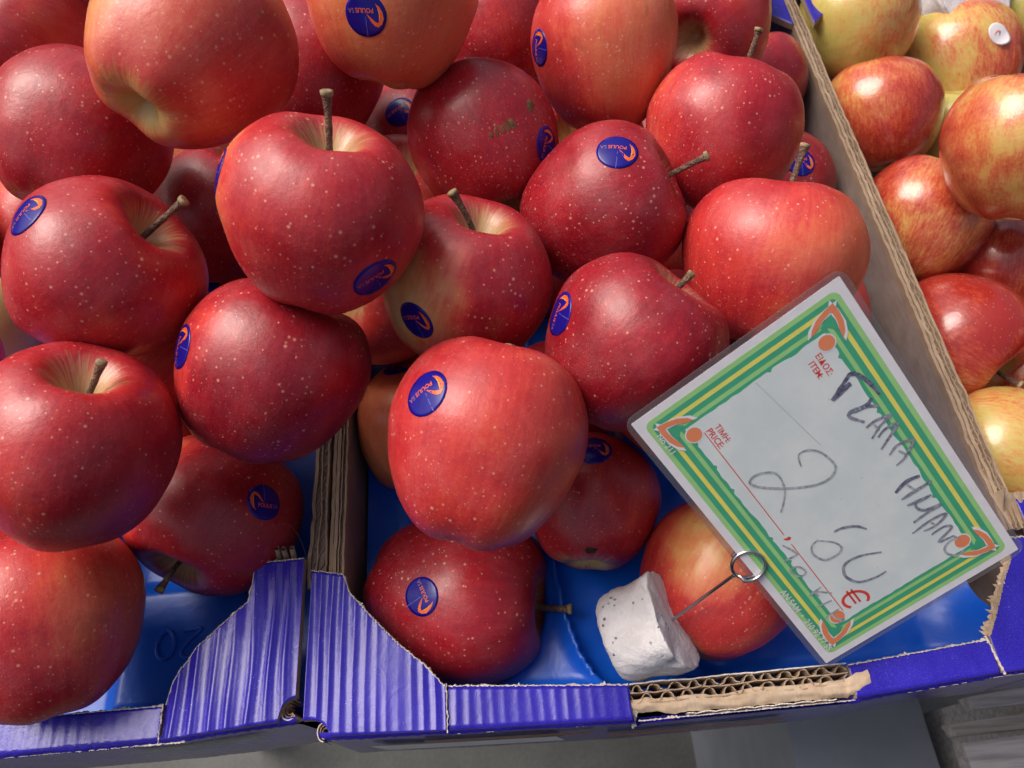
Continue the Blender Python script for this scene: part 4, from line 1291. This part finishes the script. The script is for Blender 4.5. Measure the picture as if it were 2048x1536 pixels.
def text_fit(t, x0, x1, y0):
    v, f = t
    mn, mx = min(p[0] for p in v), max(p[0] for p in v)
    s = (x1 - x0) / (mx - mn)
    return [(x0 + (p[0] - mn) * s, y0 + p[1] * s * 1.08) for p in v], f


TXT_A = text_fit(TXT_A, -0.40, 0.46, -0.30)
TXT_B = text_fit(TXT_B, 0.53, 0.84, -0.29)
SW1 = [(-0.58, 0.50), (-0.74, 0.40), (-0.86, 0.14), (-0.82, -0.14), (-0.70, -0.36), (-0.52, -0.50), (-0.62, -0.28), (-0.66, -0.04), (-0.66, 0.16), (-0.60, 0.32)]
SW2 = [(-0.60, 0.52), (-0.42, 0.46), (-0.26, 0.28), (-0.05, -0.08), (-0.30, 0.14), (-0.44, 0.27), (-0.60, 0.34)]
SW1L = [(-0.63, 0.30), (-0.70, 0.10), (-0.69, -0.14), (-0.60, -0.36), (-0.655, -0.05), (-0.645, 0.16)]


def sticker(ap, bvh, R, nrm, tdir, rad=0.0087, white=False):
    """disc laid on the apple's skin; its print follows the same surface"""
    n0 = nrm.normalized()
    hit = bvh.ray_cast(n0 * 3, -n0)
    if hit[0] is None:
        return
    p, n = hit[0], hit[1]
    n = (n + n0).normalized()
    t = (tdir - n * tdir.dot(n)).normalized()
    b = n.cross(t)
    rad = rad / R

    def lay(u, w, lift):
        q = p + n * 0.5 + t * (u * rad) + b * (w * rad)
        hh = bvh.ray_cast(q, -n)
        if hh[0] is None or (hh[0] - p).length > 3 * rad:
            return p + t * (u * rad) + b * (w * rad) - n * 0.02 + n * lift
        return hh[0] + hh[1] * lift
    v, f = [lay(0, 0, 0.006)], []
    rings, seg = 7, 40
    for i in range(1, rings + 1):
        for k in range(seg):
            a = 2 * math.pi * k / seg
            rr = i / rings
            x, y = rr * math.cos(a), rr * math.sin(a) * (0.96 if not white else 0.78)
            lift = 0.006
            if white and x > 0.2:
                lift += 0.10 * (x - 0.2) ** 2
            v.append(lay(x, y, lift))
    for k in range(seg):
        f.append((0, 1 + k, 1 + (k + 1) % seg))
    for i in range(rings - 1):
        for k in range(seg):
            a, c = 1 + i * seg, 1 + (i + 1) * seg
            f.append((a + k, c + k, c + (k + 1) % seg, a + (k + 1) % seg))
    # thin rim so that the paper has an edge
    k0 = len(v)
    for k in range(seg):
        a = 2 * math.pi * k / seg
        v.append(lay(1.0 * math.cos(a), math.sin(a) * (0.96 if not white else 0.78), 0.001))
    o0 = 1 + (rings - 1) * seg
    for k in range(seg):
        f.append((o0 + k, k0 + k, k0 + (k + 1) % seg, o0 + (k + 1) % seg))
    st = mesh_obj('sticker', v, f, 'white_label' if white else 'sticker', ap, smooth=True)
    for q in st.data.polygons[-seg:]:
        q.use_smooth = False
    if white:
        st['label'] = 'small white sticker lifting off the skin'
        for poly, mt in ((SW2, 'sticker'), (SW1, 'orange')):
            mesh_obj('print', [lay(x * 0.6 + 0.2, y * 0.6 - 0.1, 0.010 + 0.10 * max(0, x * 0.6) ** 2) for x, y in poly], [tuple(range(len(poly)))], mt, st)
        return
    for poly, mt, lf in ((SW1, 'orange', 0.0085), (SW2, 'orange', 0.0085), (SW1L, 'amber', 0.0100)):
        mesh_obj('logo', [lay(x, y, lf) for x, y in poly], [tuple(range(len(poly)))], mt, st)
    for (tv, tf), mt in ((TXT_A, 'orange'), (TXT_B, 'faint')):
        mesh_obj('lettering', [lay(x, y, 0.0085) for x, y in tv], tf, mt, st)
    slit = [(-0.02, 0.94), (-0.02, 0.5), (-0.02, 0.05), (0.015, 0.05), (0.015, 0.5), (0.015, 0.94)]
    mesh_obj('slit', [lay(x, y, 0.0075) for x, y in slit], [(0, 1, 4, 5), (1, 2, 3, 4)], 'slit', st)


def blotch(ap, bvh, nrm, size, name, mat, seed, stretch=(1, 1), tdir=Vector((1, 0, 0)), lift=0.006):
    n0 = nrm.normalized()
    hit = bvh.ray_cast(n0 * 3, -n0)
    if hit[0] is None:
        return
    p, n = hit[0], hit[1]
    t = (tdir - n * tdir.dot(n)).normalized()
    b = n.cross(t)
    v = [p + n * lift]
    f = []
    for i in range(1, 4):
        for k in range(22):
            a = 2 * math.pi * k / 22
            rr = size * i / 3 * (1 + 0.45 * noise.noise(Vector((math.cos(a) * 1.7, math.sin(a) * 1.7, seed))))
            q = p + n * 0.4 + t * rr * math.cos(a) * stretch[0] + b * rr * math.sin(a) * stretch[1]
            hh = bvh.ray_cast(q, -n)
            v.append((hh[0] if hh[0] else p) + n * (lift if i < 3 else 0.0005))
    for k in range(22):
        f.append((0, 1 + k, 1 + (k + 1) % 22))
        for i in range(2):
            a, c = 1 + i * 22, 1 + (i + 1) * 22
            f.append((a + k, c + k, c + (k + 1) % 22, a + (k + 1) % 22))
    mesh_obj(name, v, f, mat, ap, smooth=True)


def make_stem(ap, ln, bend, rnd):
    pts, rad = [], []
    side = Vector((rnd.uniform(-.03, .03), rnd.uniform(-.03, .03), 0))
    for i in range(13):
        t = i / 12
        z = 0.42 + (ln - 0.42) * t
        q = Vector((0, 0, z)) + bend * t ** 1.4 + side * math.sin(t * 3.0)
        pts.append(q)
        r = 0.040 - 0.008 * math.sin(t * math.pi)
        if t > 0.8:
            r += (0.010 + 0.012 * rnd.random()) * ((t - 0.8) / 0.2) ** 1.3
        rad.append(r * (1 + 0.22 * noise.noise(Vector((i * 0.9, ln * 10, 0)))))
    st = MB().tube(pts, rad, 12).build('stem', 'stem', ap, smooth=True)
    d = (pts[-1] - pts[-2]).normalized()
    mb = MB().tube([pts[-1] - d * 0.035, pts[-1] + d * 0.006, pts[-1] + d * 0.014], [rad[-1] * 1.04, rad[-1] * 1.10, rad[-1] * 0.55], 12)
    mb.build('stem_tip', 'stem_tip', st, smooth=True)


def make_calyx(ap, h):
    mb = MB()
    for k in range(5):
        a = k * 2 * math.pi / 5 + 0.3
        mid = Vector((math.cos(a), math.sin(a), 0))
        tn = Vector((-math.sin(a), math.cos(a), 0))
        z = -0.66 * h
        b = Vector((0, 0, z + 0.01))
        mb.add([b + tn * 0.03, b - tn * 0.03, b + mid * 0.05 - tn * 0.022 + Vector((0, 0, -0.05)), b + mid * 0.05 + tn * 0.022 + Vector((0, 0, -0.05)),
                b + mid * 0.035 + Vector((0, 0, -0.115))], [(0, 1, 2, 3), (3, 2, 4)])
    mb.build('calyx', 'calyx', ap)


def make_apple(i, kind, pos, R, axis, h, conic, pale, tone, stem, stickers, extra, label, group):
    rnd = random.Random(1000 + i)
    v, f = apple_mesh(500 + i * 7, h, conic)
    o = mesh_obj('apple', v, f, 'streaked' if kind == 'right' else 'apple', None, smooth=True)
    tag(o, label, 'apple', group)
    ax = Vector(axis).normalized()
    px = Vector(pale)
    px = px - ax * px.dot(ax)
    px = px.normalized() if px.length > 1e-4 else ax.orthogonal().normalized()
    py = ax.cross(px)
    rot = Matrix((px, py, ax)).transposed()
    o.matrix_world = Matrix.Translation(Vector(pos)) @ rot.to_4x4() @ Matrix.Scale(R, 4)
    o.color = (tone[0], tone[1], tone[2], 1)
    inv = rot.transposed()
    bvh = BVHTree.FromPolygons([Vector(q) for q in v], f)
    if stem:
        make_stem(o, stem[0], inv @ Vector(stem[1]), rnd)
    for nn, td in stickers:
        sticker(o, bvh, R, inv @ Vector(nn), inv @ Vector(td))
    if extra == 'calyx':
        make_calyx(o, h)
    elif extra == 'white':
        sticker(o, bvh, R, inv @ Vector(WHITE_STICKER[0]), inv @ Vector(WHITE_STICKER[1]), 0.0085, True)
    elif extra in ('scar', 'pit'):
        for nn, size, st, td, nm, mt in BLEMISH[extra]:
            blotch(o, bvh, inv @ Vector(nn), size / R, nm, mt, rnd.random() * 9, st, inv @ Vector(td))
    return o


for i, (kind, pos, R, axis, h, conic, pale, tone, stem, stk, extra, label) in enumerate(APPLES):
    make_apple(i, kind, pos, R, axis, h, conic, pale, tone, stem, stk, extra, label,
               'yellow and red streaked apples in the right crate' if kind == 'right' else 'red apples heaped in the left and middle crates')
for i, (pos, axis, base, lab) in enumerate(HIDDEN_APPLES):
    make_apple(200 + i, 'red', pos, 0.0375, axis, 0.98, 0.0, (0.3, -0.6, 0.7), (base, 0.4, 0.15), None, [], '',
               lab or 'shadowed red apple almost wholly buried, or added out of view to shade the heap', 'buried red apples at the bottom of the heap')

for i, (pos, axis, base) in enumerate(CRATE_END_APPLES):
    make_apple(300 + i, 'right', pos, 0.0385, axis, 1.0, 0.0, (0.3, -0.6, 0.7), (base, 0.2, 0.0), None, [], '',
               'streaked apple lying at the far end of the right crate', 'streaked apples at the far end of the right crate')

# ---------------------------------------------------------------- price card
O, U, V, CL, CW = CARD
O, U, V = Vector(O), Vector(U), Vector(V)
N = U.cross(V).normalized()
card = empty('price_card')
cm = Matrix((U, V, N)).transposed().to_4x4()
cm.translation = O
card.matrix_world = cm
tag(card, 'laminated price card with green and yellow border and handwritten price', 'price card')


def rrect(x0, y0, x1, y1, r, seg=6):
    out = []
    for cx, cy, a0 in ((x1 - r, y0 + r, -90), (x1 - r, y1 - r, 0), (x0 + r, y1 - r, 90), (x0 + r, y0 + r, 180)):
        for k in range(seg + 1):
            a = math.radians(a0 + 90 * k / seg)
            out.append((cx + r * math.cos(a), cy + r * math.sin(a)))
    return out


def plate(name, poly, z0, z1, mat, parent):
    n = len(poly)
    v = [(x, y, z0) for x, y in poly] + [(x, y, z1) for x, y in poly]
    f = [tuple(range(n))[::-1], tuple(range(n, 2 * n))] + [(i, (i + 1) % n, n + (i + 1) % n, n + i) for i in range(n)]
    return mesh_obj(name, v, f, mat, parent)


lam = 0.0026
plate('laminate', rrect(-lam, -lam, CL + lam, CW + lam, 0.0045), -0.00034, -0.00008, 'film', card)
paper = plate('paper', rrect(-0.0003, -0.0003, CL + 0.0003, CW + 0.0003, 0.0004, 2), -0.00004, 0.00012, 'paper', card)
lvl = 0.00012
for k, (ins, mt, rad) in enumerate(((0.0028, 'lgreen', 0.003), (0.0047, 'dgreen', 0.002), (0.0068, 'yellow', 0.001), (0.0084, 'dgreen', 0.001),
                                    (0.0106, 'lgreen', 0.001), (0.0122, 'dgreen', 0.001))):
    plate('border_band', rrect(ins, ins, CL - ins, CW - ins, rad), lvl - 0.00003, lvl + 0.00003, mt, paper)
    lvl += 0.00003
# torn looking white field
def ragged(x0, y0, x1, y1):
    rnd = random.Random(5)
    out = []
    def seg(a, b, nx, ny):
        L = math.hypot(b[0] - a[0], b[1] - a[1])
        n = int(L / 0.0012)
        for i in range(n):
            t = i / n
            w = 0.0011 * noise.noise(Vector((a[0] + (b[0] - a[0]) * t, a[1] + (b[1] - a[1]) * t, 0)) * 260) + 0.0012 * noise.noise(Vector((a[0] + (b[0] - a[0]) * t, a[1] + (b[1] - a[1]) * t, 3)) * 90)
            w = 0.5 * max(-0.0012, min(0.0009, w))
            if rnd.random() < 0.03:
                w -= 0.0009
            out.append((a[0] + (b[0] - a[0]) * t + nx * w, a[1] + (b[1] - a[1]) * t + ny * w))
    seg((x0, y0), (x1, y0), 0, -1)
    seg((x1, y0), (x1, y1), 1, 0)
    seg((x1, y1), (x0, y1), 0, 1)
    seg((x0, y1), (x0, y0), -1, 0)
    return out
ins = 0.0136
plate('writing_field', ragged(ins, ins, CL - ins, CW - ins), lvl - 0.00003, lvl + 0.00003, 'scuffed', paper)
ZP = lvl + 0.00006


def flat(name, poly, z, mat, parent):
    return mesh_obj(name, [(x, y, z) for x, y in poly], [tuple(range(len(poly)))], mat, parent)


LEAF = [(0.0, 0.0), (0.0028, 0.0026), (0.0062, 0.0048), (0.0098, 0.0058), (0.0124, 0.0056), (0.0098, 0.0040), (0.0062, 0.0024), (0.0030, 0.0)]
TRI = [(0.0038, 0.0), (0.0066, -0.0018), (0.0094, -0.0030), (0.0088, 0.0), (0.0094, 0.0030), (0.0066, 0.0018)]
def emblem(cx, cy, sx, sy):
    def P(e1, e2, grow=0.0):
        # tip sits 6 mm in from the corner of the card, the leaves open along the diagonal
        a = 0.0062 + (e1 * 0.78 - e2 * 0.62)
        b = 0.0062 + (e1 * 0.62 + e2 * 0.78)
        return (cx + sx * a, cy + sy * b)
    def poly(pts):
        q = [P(*p) for p in pts]
        return q if sx * sy > 0 else q[::-1]
    grp = flat('emblem', poly(TRI), ZP, 'dgreen', paper)
    for s in (1, -1):
        lf = [(a, b * s) for a, b in LEAF]
        if s < 0:
            lf = lf[::-1]
        c = (sum(p[0] for p in lf) / len(lf), sum(p[1] for p in lf) / len(lf))
        big = [(c[0] + (p[0] - c[0]) * 1.16, c[1] + (p[1] - c[1]) * 1.42) for p in lf]
        flat('leaf_outline', poly(big), ZP + 0.00003, 'paper', grp)
        flat('leaf', poly(lf), ZP + 0.00006, 'salmon', grp)
    circ = lambda r: [(0.0141 + r * math.cos(a), 0.0 + r * math.sin(a)) for a in np.linspace(0, 2 * math.pi, 28)[:-1]]
    flat('dot_outline', poly(circ(0.0034)), ZP + 0.00004, 'scuffed', grp)
    flat('dot', poly(circ(0.0029)), ZP + 0.00007, 'salmon', grp)
emblem(0, 0, 1, 1)
emblem(0, CW, 1, -1)
emblem(CL, CW, -1, -1)
emblem(CL, 0, -1, 1)


def put_text(s, u0, v0, width, mat, bold=0.02, shear=0.0, hscale=1.0, z=None):
    v, f = text_shape(s, 0.01, bold, shear)
    if not v:
        return
    mn, mx = min(p[0] for p in v), max(p[0] for p in v)
    k = width / (mx - mn)
    mesh_obj('lettering', [(u0 + (p[0] - mn) * k, v0 + p[1] * k * hscale, z or ZP) for p in v], f, mat, paper)


put_text('ΕΙΔΟΣ:', 0.0189, 0.0640, 0.0095, 'red_ink', 0.02)
put_text('ITEM:', 0.0200, 0.0607, 0.0072, 'red_ink', 0.02)
put_text('ΤΙΜΗ:', 0.0192, 0.0222, 0.0082, 'red_ink', 0.02)
put_text('PRICE:', 0.0188, 0.0190, 0.0090, 'red_ink', 0.02)
put_text('No 211', 0.0093, 0.0040, 0.0092, 'paper', 0.01)
put_text('AN.SAM  •  210 92 77 55', 0.0945, 0.0032, 0.0370, 'paper', 0.012)
put_text(',', 0.0748, 0.0184, 0.0019, 'red_ink', 0.05, 0.2)
for a, b in ((0.0188, 0.0734), (0.0786, 0.1200)):
    flat('printed_line', [(a, 0.01805), (b, 0.01795), (b, 0.0183), (a, 0.0184)], ZP, 'red_ink', paper)
flat('crease', [(0.0143, 0.0427), (0.0496, 0.0480), (0.0496, 0.0483), (0.0143, 0.0430)], ZP - 0.00001, 'crease', paper)


def pen(pts, w, mat, name='pen_stroke'):
    p = spline(pts, 5)
    v, f = [], []
    n = len(p)
    for i, q in enumerate(p):
        d = p[min(n - 1, i + 1)] - p[max(0, i - 1)]
        l = np.linalg.norm(d) or 1
        nn = np.array((-d[1], d[0])) / l
        t = i / (n - 1)
        ww = w * (0.55 + 0.35 * math.sin(t * math.pi) + 0.22 * noise.noise(Vector((i * 0.5, q[0] * 900, 0))))
        v += [(q[0] + nn[0] * ww, q[1] + nn[1] * ww, ZP + 0.00010 + 0.000002 * (i % 2)), (q[0] - nn[0] * ww, q[1] - nn[1] * ww, ZP + 0.00010)]
    for i in range(n - 1):
        f.append((2 * i, 2 * i + 1, 2 * i + 3, 2 * i + 2))
    mesh_obj(name, v, f, mat, paper)


for w, pts in PEN_STROKES:
    pen(pts, 0.00095 * max(0.55, w), 'pen' if w >= 0.95 else ('pen_mid' if w >= 0.68 else 'pen_faint'))
# printed euro sign
def bar(pts, w, name='euro_sign'):
    p = spline(pts, 6)
    v, f = [], []
    n = len(p)
    for i, q in enumerate(p):
        d = p[min(n - 1, i + 1)] - p[max(0, i - 1)]
        nn = np.array((-d[1], d[0])) / (np.linalg.norm(d) or 1)
        v += [(q[0] + nn[0] * w, q[1] + nn[1] * w, ZP), (q[0] - nn[0] * w, q[1] - nn[1] * w, ZP)]
    mesh_obj(name, v, [(2 * i, 2 * i + 1, 2 * i + 3, 2 * i + 2) for i in range(n - 1)], 'red_ink', paper)
ex, ey = 0.1166, 0.0247
bar([(ex + 0.0040 * math.cos(a) + 0.0010 * math.sin(a), ey + 0.0047 * math.sin(a)) for a in np.linspace(0.75, 5.5, 14)], 0.00062)
for k in (0.0009, -0.0009):
    bar([(ex - 0.0056 + 0.2 * k, ey + k), (ex - 0.002 + 0.2 * k, ey + k), (ex + 0.0020 + 0.2 * k, ey + k)], 0.00042)

# ---------------------------------------------------------------- plaster weight with wire clip
def plaster_weight(center, axis, r0, r1, ln, seed, name='plaster_base', parent=None):
    ax = Vector(axis).normalized()
    e1 = ax.orthogonal().normalized()
    e2 = ax.cross(e1)
    prof = [(0.0, -0.5), (0.55, -0.5), (0.80, -0.49), (0.93, -0.44), (1.0, -0.34), (1.0, -0.15), (1.0, 0.1), (1.0, 0.3), (1.0, 0.45), (0.99, 0.487), (0.95, 0.5), (0.5, 0.49), (0.0, 0.485)]
    prof = [tuple(q) for q in spline(prof, 3)]
    seg = 72
    v, f = [], []
    c = Vector(center)
    for i, (k, t) in enumerate(prof):
        rr = (r0 + (r1 - r0) * (t + 0.5)) * max(k, 0.002)
        for j in range(seg):
            a = 2 * math.pi * j / seg
            sq = 1 + 0.05 * math.cos(4 * a + 0.6)
            q = ax * (t * ln) + (e1 * math.cos(a) + e2 * math.sin(a)) * rr * sq
            d = 0.0024 * noise.noise(q * 60 + Vector((seed, 0, 0))) + 0.0006 * noise.noise(q * 210 + Vector((seed, 3, 0))) + 0.0003 * noise.noise(q * 600 + Vector((seed, 3, 5)))
            edge = max(0, 1 - abs(t - 0.46) / 0.08) * (1 if k > 0.8 else 0)
            d -= edge * 0.007 * max(0, noise.noise(q * 170 + Vector((seed, 8, 0))))
            v.append(c + q * (1 + d / max(q.length, 1e-4)))
    n = len(prof)
    for i in range(n - 1):
        for j in range(seg):
            f.append((i * seg + j, i * seg + (j + 1) % seg, (i + 1) * seg + (j + 1) % seg, (i + 1) * seg + j))
    return mesh_obj(name, v, f, 'plaster', parent, smooth=True)


holder = empty('card_holder', HOLDER_BASE)
tag(holder, 'white plaster weight with a bent wire clip holding the price card', 'card holder')
hb = plaster_weight(HOLDER_BASE, HOLDER_AXIS, 0.0180, 0.0217, 0.0286, 3, parent=holder)
hb.matrix_parent_inverse = Matrix.Translation(-Vector(HOLDER_BASE))
ring_c = O + U * 0.0764 + V * 0.0003
rr = 0.0063
start = Vector(WIRE_FOOT)
bend = Vector(WIRE_BEND)
loop = []
a0 = math.radians(WIRE_A0)
turns = 1.72
n = 70
for i in range(n + 1):
    a = a0 + turns * 2 * math.pi * i / n
    h = 0.0014 - 0.0036 * i / n
    loop.append(ring_c + (U * math.cos(a) + V * math.sin(a)) * rr * (1 - 0.03 * i / n) + N * h)
pts = [start + (start - bend).normalized() * 0.010, start]
for k in range(1, 9):
    pts.append(start + (bend - start) * (k / 8))
pts += [tuple(q) for q in spline([bend, bend + (bend - start).normalized() * 0.0015 + (loop[0] - bend) * 0.35, loop[0]], 5)[1:-1]]
pts += loop
pts = [Vector(q) for q in pts]
wire = MB().tube(pts, 0.00072, 12).build('wire_clip', 'wire', holder, smooth=True)
wire.matrix_parent_inverse = Matrix.Translation(-Vector(HOLDER_BASE))

# second weight and a sheet of paper among the streaked apples at the top
w2 = plaster_weight(WEIGHT2, (0.2, -0.5, 0.85), 0.030, 0.033, 0.026, 9, name='plaster_weight')
tag(w2, 'white plaster weight at the top edge between the yellow green apples', 'weight')
v, f = [], []
for i in range(13):
    for j in range(13):
        x, y = SHEET[0] - 0.045 + 0.09 * i / 12, SHEET[1] - 0.04 + 0.08 * j / 12
        v.append((x, y, SHEET[2] + 0.12 * (y - SHEET[1]) + 0.004 * fbm(x, y, 2, 30)))
for i in range(12):
    for j in range(12):
        a = i * 13 + j
        f.append((a, a + 13, a + 14, a + 1))
so = mesh_obj('paper_sheet', v, f, 'grey_paper', None, smooth=True)
tag(so, 'grey paper sheet under the white plaster weight at the top edge', 'paper')

# a stray hair on the corner of the left crate
mb = MB().tube([tuple(q) for q in spline([(-0.1165, 0.125, 0.012), (-0.108, 0.1262, 0.0125), (-0.1035, 0.1215, 0.009), (-0.1015, 0.1145, 0.003), (-0.1012, 0.1095, 0.0012)], 6)], 0.00007, 5)
ho = mb.build('hair', 'stem', None)
tag(ho, 'single stray hair curling over the corner between the left and middle crates', 'hair')
